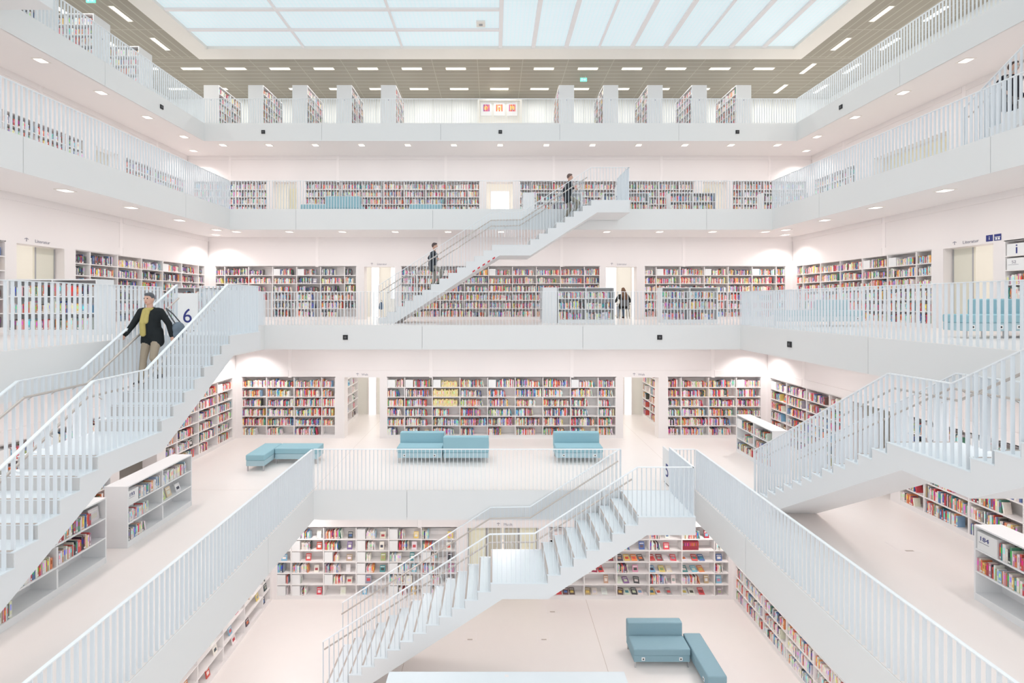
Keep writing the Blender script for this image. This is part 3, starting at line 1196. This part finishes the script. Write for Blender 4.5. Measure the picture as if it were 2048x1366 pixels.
# exit signs
for p, rot, lab in (((3.99, 22.0, 19.62), 0, 'green emergency exit sign hanging below the beige ceiling, right of centre'),
                    ((-14.3, 16.1, 19.55), 0, 'green emergency exit sign at the upper left edge')):
    t = thing('exit_sign', lab, 'sign', T(p))
    build('light_box', MB().box(-.16, .16, -.02, .02, 0, .17), M_EXIT, t)
    build('hanger', MB().box(-.1, -.09, -.005, .005, .17, ZC - p[2]).box(.09, .1, -.005, .005, .17, ZC - p[2]), M_LFRAME, t)
    g = MB()
    g.box(-.1, -.06, -.024, -.021, .03, .14).box(-.02, .1, -.024, -.021, .07, .1)
    g.bar((.1, -.0225, .085), (.05, -.0225, .13), .003, .02)
    g.bar((.1, -.0225, .085), (.05, -.0225, .04), .003, .02)
    build('running_figure_mark', g, M_SIGN, t)

# black loudspeakers set in the balcony faces
for side, k, us in (('back', 8, (-10.15, 0, 10.15)), ('left', 8, (10.15,)), ('right', 8, (-10.15,)), ('back', 6, (-4.98, 4.98)), ('right', 6, (-5.1,))):
    for i, u in enumerate(us):
        z = ZF[k] - .39
        M = frame(side) @ T((u, HV[k] - .02, z))
        wh = {1: '', 2: ('left ', 'right ')[i] if len(us) == 2 else '', 3: ('left ', 'middle ', 'right ')[i] if len(us) == 3 else ''}[len(us)]
        t = thing('wall_speaker', 'small %sblack square box on the %s balcony face of the %s' % (wh, side, GAL[k]), 'speaker', M, 'black boxes on the balcony faces')
        build('housing', MB().box(-.075, .075, -.03, 0, -.075, .075), M_BLACK, t)
        build('ring', MB().cyl((0, -.031, 0), (0, -.034, 0), .035, .035, 14).cyl((0, -.034, 0), (0, -.036, 0), .02, .02, 12), M_DGREY, t)

# floor sockets
for x, y, k, s, lab in ((-.92, 12.62, 4, .17, 'flush floor socket lid, left one on the ground floor'),
                        (1.08, 12.62, 4, .17, 'flush floor socket lid, right one on the ground floor'),
                        (7.95, 9.3, 5, .2, 'flush floor socket lid beside bookcase 184'),
                        (1.45, 13.75, 4, .18, 'flush floor slot in front of the ground floor bookcase')):
    t = thing('floor_socket', lab, 'floor socket', T((x, y, ZF[k])), 'flush floor sockets')
    build('surround', MB().box(-s, s, -s, s, .0005, .004), M_WALLR, t)
    build('lid', MB().box(-s + .012, s - .012, -s + .012, s - .012, .004, .007), M_FLOOR, t)
    build('cable_slot', MB().box(-s * .4, s * .4, -s + .03, -s + .07, .007, .009), M_NOSE, t)

# framed pictures on a white partition of the top gallery
g = MB()
g.box(-1.1, 1.15, 23.6, 23.7, ZF[8], 19.45).box(-1.1, -1.0, 23.5, 23.6, ZF[8], 19.45).box(1.05, 1.15, 23.5, 23.6, ZF[8], 19.45).box(-1.0, 1.05, 23.5, 23.6, 19.37, 19.45)
struct('wall_partition', g, M_CREAM, None, 'cream partition wall with three pictures on the top gallery', 'wall')
pc = {'o': lin((.95, .62, .25)), 'y': lin((.95, .82, .45)), 'p': lin((.80, .30, .48)), 'r': lin((.94, .42, .28)), 'v': lin((.58, .36, .62)), 'w': lin((.95, .94, .9))}
PATS = [['vppvp', 'voypr', 'pyoop', 'vyopp', 'vpppv'], ['rrrrr', 'rywyr', 'rypyr', 'ryoyr', 'rwrwr'], ['prrpr', 'pyoyp', 'pyoyr', 'pyvyp', 'prppr']]
for i, (x, nm) in enumerate(((-.66, 'left'), (.0, 'middle'), (.66, 'right'))):
    t = thing('framed_picture', '%s of three white framed pictures with an orange and pink block pattern' % nm, 'picture', T((x, 23.59, 18.62)), 'three framed pictures')
    build('picture_frame', MB().box(-.27, .27, -.03, 0, -.0, .66), M_SIGN, t)
    g = MB()
    for r in range(5):
        for c in range(5):
            g.box(-.17 + c * .068, -.17 + (c + 1) * .068, -.034, -.0305, .50 - r * .07, .57 - r * .07, 0, pc[PATS[i][r][c]])
    build('print', g, M_BOOK, t)

# ------------------------------------------------------------------ sofas
def sofa(M, w, label, back=True, depth=.5, m=None, sockets=True, legs=True):
    m = m or M_SOFA
    t = thing('lounge_sofa' if back else 'lounge_bench', label, 'sofa' if back else 'bench', M, 'blue lounge seats')
    D = depth + (.2 if back else 0)
    soft(build('seat_cushion', MB().box(0, w, 0, depth, .31, .48), m, t), .03)
    soft(build('base', MB().box(.012, w - .012, .012, D - .01, .15, .309), M_SOFA_BASE if m is M_SOFA else m, t), .01)
    if back:
        soft(build('backrest', MB().box(0, w, depth + .002, D, .31, .80), m, t), .035)
    for x, y in ((.03, .03), (w - .06, .03), (.03, D - .06), (w - .06, D - .06)):
        build('leg', MB().box(x, x + .03, y, y + .03, 0, .15), M_LEG, t)
    if sockets:
        for x in (w * .17, w * .83):
            s = build('power_socket', MB().box(x - .04, x + .04, .004, .0125, .19, .27), M_SIGN, t)
            build('socket_hole', MB().cyl((x, .0035, .23), (x, .001, .23), .02, .02, 12), M_BLACK, s)
    return t


sofa(T((3.21, 11.52, 0)), 1.42, 'dusty blue sofa on the ground floor under the stair landing', True, .5, M_SOFA_D)
sofa(T((4.67, 12.1, 0)) @ RZ(-PI / 2), 1.42, 'long dusty blue bench standing at the right of the ground floor sofa', False, .45, M_SOFA_D)
sofa(T((-3.25, 14.15, ZF[5])), 1.4, 'left blue sofa facing the hall on the first gallery, beside a turned sofa', True, .5)
sofa(T((-.43, 14.85, ZF[5])) @ RZ(PI), 1.4, 'blue sofa turned with its back to the hall on the first gallery', True, .5, sockets=False)
sofa(T((1.62, 14.15, ZF[5])), 1.45, 'single blue sofa facing the hall at right, first gallery', True, .5)
sofa(T((-7.5, 13.45, ZF[5])), .55, 'short arm of the pale blue L shaped bench, left on the first gallery', False, 1.15, sockets=False)
sofa(T((-6.94, 14.05, ZF[5])), 1.3, 'long arm of the pale blue L shaped bench, left on the first gallery', False, .55, sockets=False)
sofa(T((-5.68, 19.35, ZF[7])) @ RZ(PI), 1.42, 'blue sofa back showing through the left railing of the third gallery', True, .5, sockets=False)
sofa(T((-7.42, 20.9, ZF[7])) @ RZ(PI), 1.3, 'blue sofa farther left behind the third gallery railing', True, .5, sockets=False)
sofa(T((-2.56, 20.9, ZF[7])) @ RZ(PI), 1.42, 'blue sofa nearer the middle behind the third gallery railing', True, .5, sockets=False)
sofa(T((8.28, 13.7, ZF[6])), 1.42, 'blue bench left of a sofa behind the right railing, second gallery', False, .5)
sofa(T((9.75, 13.8, ZF[6])), 1.0, 'blue sofa against the far part of the right railing, second gallery', True, .5)
sofa(T((9.12, 9.2, ZF[6])), .85, 'blue bench end at the right edge of the picture, second gallery', False, .5)
sofa(T((10.0, 9.25, ZF[6])), 1.4, 'blue sofa cut off by the right edge, second gallery', True, .6)
# open book standing like a tent on the sofa back
g = MB()
g.prism([(-.26, 0), (-.25, 0), (0, .2), (.25, 0), (.26, 0), (0, .215)], 0, .2)
tag(build('open_book', g, M_SIGN, None, T((-6.3, 19.2, ZF[7] + .8))), 'open white book set like a tent on the blue sofa back', 'book')

# white skylight plinth on the ground floor, at the lower edge of the picture
t = thing('glass_plinth', 'low white block at the bottom edge of the picture on the ground floor', 'plinth', T((0, YC, 0)))
soft(build('body', MB().box(-2.5, 2.5, -2.78, 2.78, 0, 1.12), M_SIGN, t), .02)
build('cover', MB().box(-2.52, 2.52, -2.8, 2.8, 1.121, 1.2), M_TREAD, t)
build('hatch_mark', MB().box(-.04, .04, 2.66, 2.72, 1.2, 1.204), M_WALLR, t)


# ------------------------------------------------------------------ people
def blob(prims, voxel, name, smooth=4):
    """union of tapered limbs and ellipsoids as one continuous surface; returns mesh and nearest-primitive index per face"""
    V, F = [], []

    def ell(c, r, R=None):
        b = len(V)
        nu, nv = 14, 9
        R = R or Matrix.Identity(3)
        for j in range(nv + 1):
            a = PI * j / nv
            for i in range(nu):
                t = 2 * PI * i / nu
                p = Vector((r[0] * math.sin(a) * math.cos(t), r[1] * math.sin(a) * math.sin(t), r[2] * math.cos(a)))
                V.append(tuple(Vector(c) + R @ p))
        for j in range(nv):
            for i in range(nu):
                k2 = (i + 1) % nu
                F.append((b + j * nu + i, b + (j + 1) * nu + i, b + (j + 1) * nu + k2, b + j * nu + k2))

    def cone(a, ra, c, rc):
        a, c = Vector(a), Vector(c)
        d = c - a
        if d.length < 1e-5:
            return
        d.normalize()
        o = d.orthogonal().normalized()
        q = d.cross(o)
        n = 12
        b = len(V)
        for p, r in ((a, ra), (c, rc)):
            for i in range(n):
                t = 2 * PI * i / n
                V.append(tuple(p + (o * math.cos(t) + q * math.sin(t)) * r))
        for i in range(n):
            j = (i + 1) % n
            F.append((b + i, b + j, b + n + j, b + n + i))
        F.append(tuple(b + i for i in reversed(range(n))))
        F.append(tuple(b + n + i for i in range(n)))
        ell(a, (ra,) * 3)
        ell(c, (rc,) * 3)
    for p in prims:
        if p[0] == 'c':
            cone(p[1], p[2], p[3], p[4])
        else:
            ell(p[1], p[2])
    me = bpy.data.meshes.new('raw')
    me.from_pydata(V, [], F)
    o = bpy.data.objects.new('raw', me)
    COL.objects.link(o)
    r = o.modifiers.new('r', 'REMESH')
    r.mode = 'VOXEL'
    r.voxel_size = voxel
    s = o.modifiers.new('s', 'SMOOTH')
    s.iterations = smooth
    s.factor = .5
    bpy.context.view_layer.update()
    out = bpy.data.meshes.new_from_object(o.evaluated_get(bpy.context.evaluated_depsgraph_get()))
    out.name = name
    bpy.data.objects.remove(o)
    bpy.data.meshes.remove(me)
    n = len(out.polygons)
    C = np.zeros(n * 3)
    out.polygons.foreach_get('center', C)
    C = C.reshape(-1, 3)
    best = np.full(n, 1e9)
    idx = np.zeros(n, dtype=int)
    for i, p in enumerate(prims):
        if p[0] == 'c':
            a, c = np.array(p[1]), np.array(p[3])
            ab = c - a
            tt = np.clip(((C - a) @ ab) / max(1e-9, ab @ ab), 0, 1)
            d = np.linalg.norm(C - (a + tt[:, None] * ab), axis=1) - (p[2] + (p[4] - p[2]) * tt)
        else:
            q = (C - np.array(p[1])) / np.array(p[2])
            d = (np.linalg.norm(q, axis=1) - 1) * min(p[2])
        mk = d < best
        best[mk] = d[mk]
        idx[mk] = i
    out.polygons.foreach_set('use_smooth', [True] * n)
    return out, idx


def ik(a, b, l1, l2, hint):
    a, b, hint = Vector(a), Vector(b), Vector(hint)
    d = b - a
    L = min(d.length, (l1 + l2) * .999)
    b = a + d.normalized() * L
    x = (l1 * l1 - l2 * l2 + L * L) / (2 * L)
    y = math.sqrt(max(0, l1 * l1 - x * x))
    n = d.normalized()
    hh = (hint - n * hint.dot(n)).normalized()
    return a + n * x + hh * y, b


def person(M, label, feet, hands, cols, lean=.0, pelvis=(0, 0, .92), hair='short', coat=True, scarf=None, sit=False, look=0.0, height=1.0, coat_len=.78):
    """local frame: faces +y. feet / hands: left (x<0) then right targets"""
    t = thing('person', label, 'person', M)
    P = Vector(pelvis)
    ch = P + Vector((0, lean * .4, .36))
    nk = P + Vector((0, lean * .55, .52))
    hd = P + Vector((0, lean * .6 + .02, .69))
    body, lab = [], []

    def add(pr, l):
        body.append(pr)
        lab.append(l)
    tup = lambda v: tuple(v)
    add(('e', tup(P), (.165, .115, .13)), 'trousers')
    add(('c', tup(P + Vector((0, 0, .06))), .125, tup(P + Vector((0, lean * .2, .22))), .12), 'shirt')
    add(('e', tup(ch), (.175, .115, .17)), 'shirt')
    add(('c', tup(ch + Vector((-.13, 0, .09))), .065, tup(ch + Vector((.13, 0, .09))), .065), 'shirt')
    add(('c', tup(nk - Vector((0, 0, .05))), .058, tup(hd - Vector((0, .01, .06))), .052), 'skin')
    # head with jaw, nose, ears
    add(('e', tup(hd), (.076, .095, .115)), 'skin')
    add(('e', tup(hd + Vector((0, .03, -.06))), (.055, .06, .055)), 'skin')
    add(('c', tup(hd + Vector((0, .09, .01))), .010, tup(hd + Vector((0, .108, -.025))), .014), 'skin')
    for s in (-1, 1):
        add(('e', tup(hd + Vector((s * .078, -.005, -.01))), (.012, .022, .032)), 'skin')
    coatp = []
    for s, f in zip((-1, 1), feet):
        hip = P + Vector((s * .09, 0, -.03))
        ank = Vector(f) + Vector((0, 0, .085))
        kn, ank = ik(hip, ank, .43, .42, (0.05 * s, 1, 0.05))
        add(('c', tup(hip), .095, tup(kn), .062), 'trousers')
        add(('c', tup(kn), .062, tup(ank), .043), 'trousers')
        add(('e', tup(kn.lerp(ank, .28) - Vector((0, .015, 0))), (.055, .06, .11)), 'trousers')
        add(('e', tup(ank + Vector((0, .06, -.045))), (.045, .125, .042)), 'shoe')
        add(('e', tup(ank + Vector((0, -.03, -.045))), (.038, .05, .042)), 'shoe')
    fing = []
    for s, hnd in zip((-1, 1), hands):
        sh = ch + Vector((s * .185, 0, .09))
        el, wr = ik(sh, Vector(hnd), .285, .25, (s * .35, -1, -.25))
        add(('c', tup(sh), .055, tup(el), .043), 'sleeve')
        add(('c', tup(el), .043, tup(wr), .029), 'sleeve')
        coatp += [('c', tup(sh), .068, tup(el), .056), ('c', tup(el), .056, tup(el.lerp(wr, .93)), .044)]
        d = (wr - el).normalized()
        side = Vector((0, 0, 1)).cross(d)
        side = side.normalized() if side.length > .05 else Vector((1, 0, 0))
        up = d.cross(side).normalized()
        if hasattr(hnd, 'x'):
            pass
        pc_ = wr + d * .055
        add(('e', tup(pc_), (.036, .036, .04)), 'skin')
        add(('c', tup(wr), .026, tup(wr + d * .085), .03), 'skin')
        for q, ln in zip((-1.5, -.5, .5, 1.5), (.062, .072, .07, .054)):
            b0 = wr + d * .085 + side * (q * .019)
            b1 = b0 + d * (ln * .55) - up * .012
            b2 = b1 + d * (ln * .3) - up * .03
            add(('c', tup(b0), .0095, tup(b1), .009), 'skin')
            add(('c', tup(b1), .009, tup(b2), .008), 'skin')
        t0 = wr + d * .03 - side * (s * .03)
        t1 = t0 + d * .035 - side * (s * .03) - up * .01
        add(('c', tup(t0), .012, tup(t1), .011), 'skin')
        add(('c', tup(t1), .011, tup(t1 + d * .03 - up * .008), .009), 'skin')
    me, idx = blob(body, .0085, 'body', 3)
    order = ['skin', 'trousers', 'shirt', 'sleeve', 'shoe']
    for kx in order:
        c = cols.get(kx, cols.get('shirt', (.5, .5, .5)) if kx == 'sleeve' else (.86, .68, .6))
        me.materials.append(mat('%s_%02x%02x%02x' % (kx, int(c[0] * 255), int(c[1] * 255), int(c[2] * 255)), c, .8, var=.1, scale=12))
    me.polygons.foreach_set('material_index', [order.index(lab[i]) for i in idx])
    link('body', me, t)
    # eyes and mouth
    for s in (-1, 1):
        build('eye', MB().cyl(hd + Vector((s * .03, .083, .012)), hd + Vector((s * .03, .093, .012)), .011, .008, 10), M_BLACK, t)
    g = MB()
    g.cyl(hd + Vector((-.022, .087, -.062)), hd + Vector((.022, .087, -.062)), .006, .006, 8)
    build('mouth', g, mat('lips', (.72, .42, .40), .6), t)
    if coat:
        cp = list(coatp)
        cp += [('e', tup(ch + Vector((0, -.005, .0))), (.197, .137, .185)),
               ('c', tup(ch + Vector((-.14, 0, .09))), .078, tup(ch + Vector((.14, 0, .09))), .078),
               ('c', tup(P + Vector((0, 0, .04))), .155, tup(ch), .15)]
        for s in (-1, 1):
            cp.append(('c', tup(P + Vector((s * .06, 0, .05))), .13, tup(P + Vector((s * .09, -.0, -(.92 - coat_len)))), .12))
        cm, _ = blob(cp, .012, 'coat', 3)
        c = cols['coat']
        cm.materials.append(mat('coat_%02x%02x%02x' % tuple(int(x * 255) for x in c), c, .85, var=.12, scale=10))
        link('coat', cm, t)
    # hair
    hp = [('e', tup(hd + Vector((0, -.018, .028))), (.083, .095, .105)), ('e', tup(hd + Vector((0, .02, .085))), (.066, .07, .04))]
    if hair == 'long':
        hp += [('c', tup(hd + Vector((0, -.05, 0))), .095, tup(hd + Vector((.03, -.14, -.25))), .13),
               ('c', tup(hd + Vector((.03, -.14, -.25))), .13, tup(hd + Vector((.06, -.16, -.5))), .08)]
    hm, _ = blob(hp, .01, 'hair', 2)
    # keep the face clear
    c = cols.get('hair', (.25, .2, .18))
    hm.materials.append(mat('hair_%02x%02x%02x' % tuple(int(x * 255) for x in c), c, .7, var=.2, scale=30))
    link('hair', hm, t)
    if scarf:
        sp = [('c', tup(nk + Vector((.07 * math.cos(a), .07 * math.sin(a), -.03))), .035,
               tup(nk + Vector((.07 * math.cos(a + .8), .07 * math.sin(a + .8), -.03))), .035) for a in [i * .785 for i in range(8)]]
        sp += [('c', tup(nk + Vector((.03, .1, -.05))), .04, tup(ch + Vector((.05, .15, -.12))), .05),
               ('c', tup(ch + Vector((.05, .15, -.12))), .05, tup(P + Vector((.06, .17, .02))), .05),
               ('c', tup(nk + Vector((-.03, .1, -.05))), .04, tup(ch + Vector((-.01, .15, -.1))), .045)]
        sm, _ = blob(sp, .011, 'scarf', 2)
        sm.materials.append(mat('scarf_mustard', scarf, .9, var=.2, scale=20))
        link('scarf', sm, t)
    return t


# man walking down the left stair towards the viewer (local +y = -u of the left frame = -Y)
zt = lambda k, j: ZF[k] + 14 * RISE + j * RISE
u1 = UM1 + 3.5 * RU                                       # centre of upper tread 3
Mp = T((-6.93, YC + u1, zt(5, 4))) @ RZ(PI)
person(Mp, 'man in black coat, yellow scarf and khaki trousers walking down the left stair',
       feet=[(-.1, -.02, 0), (.1, RU + .0, -RISE)], hands=[(-.34, .05, .82), (.31, .40, .86)],
       cols=dict(trousers=(.66, .60, .52), coat=(.10, .12, .13), shirt=(.72, .64, .36), shoe=(.25, .24, .24), hair=(.35, .36, .38), sleeve=(.10, .12, .13)),
       lean=.12, pelvis=(0, .1, .86), scarf=(.78, .71, .42))
# his grey bag
t = thing('shoulder_bag', 'grey blue bag hanging at the side of the man on the left stair', 'bag', T((-6.57, YC + u1 + .1, zt(5, 4) + .90)))
bm_, _ = blob([('e', (0, 0, .05), (.1, .16, .15)), ('e', (0, 0, -.05), (.11, .17, .12))], .012, 'bag_body', 3)
bm_.materials.append(mat('bag_canvas', (.42, .47, .52), .8, var=.15, scale=15))
link('bag_body', bm_, t)
build('strap', MB().tube([(0, -.08, .17), (-.08, -.12, .33), (-.15, -.13, .475), (-.09, -.02, .36), (0, .08, .17)], .012, 6), M_DGREY, t)

# two people on the back stair, walking up (+u)
v_ = HV[7] - .62
for j, low, lab, cols in ((5, False, 'person in dark jacket near the top of the back stair',
                           dict(trousers=(.55, .53, .48), coat=(.17, .18, .20), shirt=(.2, .2, .22), shoe=(.2, .2, .2), hair=(.42, .34, .32))),
                          (6, True, 'person in dark jacket lower down on the back stair',
                           dict(trousers=(.58, .56, .52), coat=(.22, .23, .26), shirt=(.2, .2, .22), shoe=(.2, .2, .2), hair=(.32, .27, .27)))):
    if low:
        u, z = UF + (j - .5) * RL, ZF[6] + j * RISE
        rn = RL
    else:
        u, z = UM1 + (j - .5) * RU, ZF[6] + 14 * RISE + j * RISE
        rn = RU
    M = T((u, YC + v_, z)) @ RZ(-PI / 2)
    person(M, lab, feet=[(-.09, -.03, 0), (.09, rn - .03, RISE)], hands=[(-.3, .1, .95), (.28, .25, 1.12)], cols=cols, lean=.1, pelvis=(0, .08, .9), coat_len=.8)
# person on the upper right stair
M = frame('right') @ T((UF + .5 * RL + RL, HV[8] - .95, ZF[7] + 2 * RISE)) @ RZ(-PI / 2)
person(M, 'person dressed in black climbing the upper right stair', feet=[(-.1, -.02, 0), (.1, RL - .02, RISE)], hands=[(-.28, .12, .92), (.3, .2, 1.0)],
       cols=dict(trousers=(.40, .36, .35), coat=(.13, .12, .16), shirt=(.15, .15, .17), shoe=(.2, .18, .18), hair=(.30, .24, .22)), lean=.1, pelvis=(0, .08, .9), coat_len=.72)
# woman on a chair in the right doorway of the second gallery, seen from behind
cx_, cy_ = 5.42, 20.35
ch = thing('desk_chair', 'dark chair the long haired woman sits on, right doorway of the second gallery', 'chair', T((cx_, cy_, ZF[6])))
soft(build('seat', MB().box(-.22, .22, -.2, .22, .41, .45), M_DGREY, ch), .01)
soft(build('backrest', MB().box(-.2, .2, -.24, -.205, .55, .82), M_DGREY, ch), .01)
for s in (-1, 1):
    build('armrest', MB().box(s * .25 - .02, s * .25 + .02, -.15, .15, .62, .65).box(s * .25 - .012, s * .25 + .012, -.02, .02, .42, .62), M_BLACK, ch)
    for q in (-1, 1):
        build('leg', MB().cyl((s * .19, q * .17, .41), (s * .22, q * .2, 0), .014, .012, 8), M_BLACK, ch)
person(T((cx_, cy_, ZF[6])), 'long haired woman in black coat sitting in the right doorway, seen from behind',
       feet=[(-.12, .42, 0), (.12, .42, 0)], hands=[(-.3, .3, .72), (.3, .3, .72)],
       cols=dict(trousers=(.30, .38, .48), coat=(.16, .16, .15), shirt=(.2, .2, .2), shoe=(.25, .2, .18), hair=(.42, .30, .22)),
       lean=.02, pelvis=(0, 0, .55), hair='long', coat_len=.9)
# a bag hung in the left doorway
t = thing('hanging_bag', 'small dark blue bag in the left doorway of the second gallery', 'bag', T((-5.05, 19.6, ZF[6] + .5)))
bm_, _ = blob([('e', (0, 0, .1), (.09, .06, .13)), ('e', (0, 0, .0), (.11, .07, .1))], .012, 'bag_body', 3)
bm_.materials.append(mat('bag_blue', (.30, .38, .48), .8, var=.2, scale=15))
link('bag_body', bm_, t)
build('handle', MB().tube([(-.04, 0, .2), (-.03, 0, .3), (.03, 0, .3), (.04, 0, .2)], .008, 6), M_BLACK, t)
build('stand', MB().cyl((0, 0, -.5), (0, 0, -.02), .012, .012, 8).cyl((0, 0, -.5), (0, 0, -.49), .12, .12, 16), M_LEG, t)

# ------------------------------------------------------------------ camera
cd = bpy.data.cameras.new('camera')
cd.sensor_width = 36.0
cd.sensor_fit = 'HORIZONTAL'
cd.lens = 36.0 * FPX / 2048
cd.shift_x = (1024 - CX) / 2048
cd.shift_y = -(683 - CY) / 2048
cd.clip_start = .05
cam = bpy.data.objects.new('camera', cd)
COL.objects.link(cam)
cam.location = CAM
cam.rotation_euler = (PI / 2, 0, 0)
SC.camera = cam

# ------------------------------------------------------------------ books: the 300 that show largest singly, the rest as one mass
bpy.context.view_layer.update()
dg = bpy.context.evaluated_depsgraph_get()
rows = {}
for b in BOOKS:
    c = b['M'] @ Vector((0, -.01 if b['kind'] != 'face' else -.02, b['h'] * .55))
    p = px(c)
    b['ok'] = bool(p and -120 < p[0] < 2168 and -80 < p[1] < 1440)
    b['area'] = 0
    if b['ok'] and 0 < p[0] < 2048 and 0 < p[1] < 1366:
        nrm = (b['M'].to_3x3() @ Vector((0, -1, 0))).normalized()
        d = (CAM - c)
        b['area'] = b['w'] * b['h'] * max(0.05, nrm.dot(d.normalized())) * (FPX / p[2]) ** 2
    key = (b['short'], b['row'])
    rows.setdefault(key, []).append(b)
for key, L in rows.items():
    # order as seen: by picture x
    L.sort(key=lambda b: (px(b['M'].translation) or (9e9,))[0])
    for i, b in enumerate(L):
        b['n'] = i + 1
cand = sorted([b for b in BOOKS if b['area'] > 0], key=lambda b: -b['area'])
single, c = [], 0
for b in cand:
    if len(single) >= 300:
        break
    c = b['M'] @ Vector((0, -.012 if b['kind'] != 'face' else -.03, 0))
    hit = 0
    for fz in (.25, .6, .9):
        q = b['M'] @ Vector((0, -.012 if b['kind'] != 'face' else -.03, b['h'] * fz))
        d = q - CAM
        ok, loc, *_ = SC.ray_cast(dg, CAM, d.normalized(), distance=d.length - .03)
        hit += not ok
    if hit >= 1:
        single.append(b)
        b['single'] = True


def book_shape(g, b, M=None, detail=False):
    w, h, d, c = b['w'], b['h'], b['d'], b['c']
    if not detail:
        g.box(-w / 2, w / 2, 0, d, 0, h, 0, c, M)
    else:
        t = min(.003, w * .12)
        if b['kind'] == 'face':
            g.box(-w / 2, w / 2, 0, .003, 0, h, 0, c)
            g.box(-w / 2, w / 2, d - .003, d, 0, h, 0, c)
            g.box(-w / 2, -w / 2 + .003, .003, d - .003, 0, h, 0, c)
        else:
            g.box(-w / 2, w / 2, 0, t, 0, h, 0, c)
            g.box(-w / 2, -w / 2 + t, t, d, 0, h, 0, c)
            g.box(w / 2 - t, w / 2, t, d, 0, h, 0, c)
    wh = lin((.93, .92, .90))
    if b['st'] and w > .015:
        g.box(-w * .42, w * .42, -.0012, -.0002, h * .06, h * .2, 0, wh, M)
    if b['kind'] == 'face':
        a = pick(PAL)[0]
        g.box(-w * .3, w * .3, -.0012, -.0002, h * .25, h * .6, 0, a, M)
        g.box(-w * .38, w * .38, -.0012, -.0002, h * .74, h * .84, 0, wh, M)
    elif w > .02:
        a = lin(tuple(min(1, max(0, x ** .45 + RND.choice((-.25, .3)))) for x in c[:3]))
        g.box(-w * .25, w * .25, -.0012, -.0002, h * .45, h * .8, 0, a, M)


for b in single:
    size = 'slim' if b['w'] < .02 else ('thick' if b['w'] > .035 else '')
    how = {'spine': 'book', 'leaning': 'leaning book', 'face': 'book shown face out'}[b['kind']]
    lab = ' '.join(x for x in (size if b['kind'] == 'spine' else '', b['cn'], how + ',', nth(b['n']), 'on', b['row'], 'shelf,', b['short']) if x)
    g = MB()
    book_shape(g, b, None, True)
    o = build('book', g, M_BOOK)
    o.matrix_world = b['M']
    tag(o, lab, 'book', 'books in ' + b['short'])
    w, h, d = b['w'], b['h'], b['d']
    if b['kind'] == 'face':
        build('pages', MB().box(-w / 2 + .0031, w / 2 - .003, .0031, d - .0031, .003, h - .003), M_PAGES, o)
    else:
        t_ = min(.003, w * .12) + .0001
        build('pages', MB().box(-w / 2 + t_, w / 2 - t_, t_, d - .004, .003, h - .003), M_PAGES, o)
g = MB()
for b in BOOKS:
    if b['ok'] and not b.get('single'):
        book_shape(g, b, b['M'])
o = build('book', g, M_BOOK)
tag(o, 'rows of small distant books filling the white shelves of all galleries', 'books', None, 'stuff')

# ------------------------------------------------------------------ light
w = bpy.data.worlds.new('world')
SC.world = w
w.use_nodes = True
bg = w.node_tree.nodes['Background']
bg.inputs['Color'].default_value = (.975, .985, 1, 1)
bg.inputs['Strength'].default_value = 1.25


def area(loc, rot, sx, sy, e, c):
    l = bpy.data.lights.new('unseen_area_light', 'AREA')
    l.shape = 'RECTANGLE'
    l.size, l.size_y = sx, sy
    l.energy = e
    l.color = c
    o = bpy.data.objects.new('unseen_area_light', l)
    COL.objects.link(o)
    o.location = loc
    o.rotation_euler = rot
    return o


# daylight falling through the skylight
l = area((0, YC, ZC - .2), (0, 0, 0), 23, 23, 420, (.95, .985, 1))
l.name = 'skylight_beam'
l.data.spread = math.radians(95)
for k in (4, 5, 6, 7):
    for side in ('back',) + (('left', 'right') if k >= 6 else ()):
        p = at(side, 0, WV[k] + 1.8, ZF[k] + HC - .06)
        area(p, (0, 0, ANG[side]), 2 * WV[k], .5, 20 * WV[k], (1, .975, .93))  # unseen area lamps added to brighten the corridors behind the doorways

vs = SC.view_settings
vs.view_transform = 'Standard'
vs.look = 'None'
vs.exposure = 0.11
vs.gamma = 1.1
SC.cycles.max_bounces = 8
SC.cycles.diffuse_bounces = 6
SC.cycles.use_adaptive_sampling = True
SC.cycles.adaptive_threshold = .035
SC.cycles.use_denoising = True
seen = {}
for o in SC.objects:
    if o.parent is None and 'label' in o:
        seen.setdefault(o['label'], []).append(o.name)
print('DUP', [(a, len(b)) for a, b in seen.items() if len(b) > 1][:20])
print('objects', len(SC.objects), 'books', len(BOOKS), 'single', len(single))
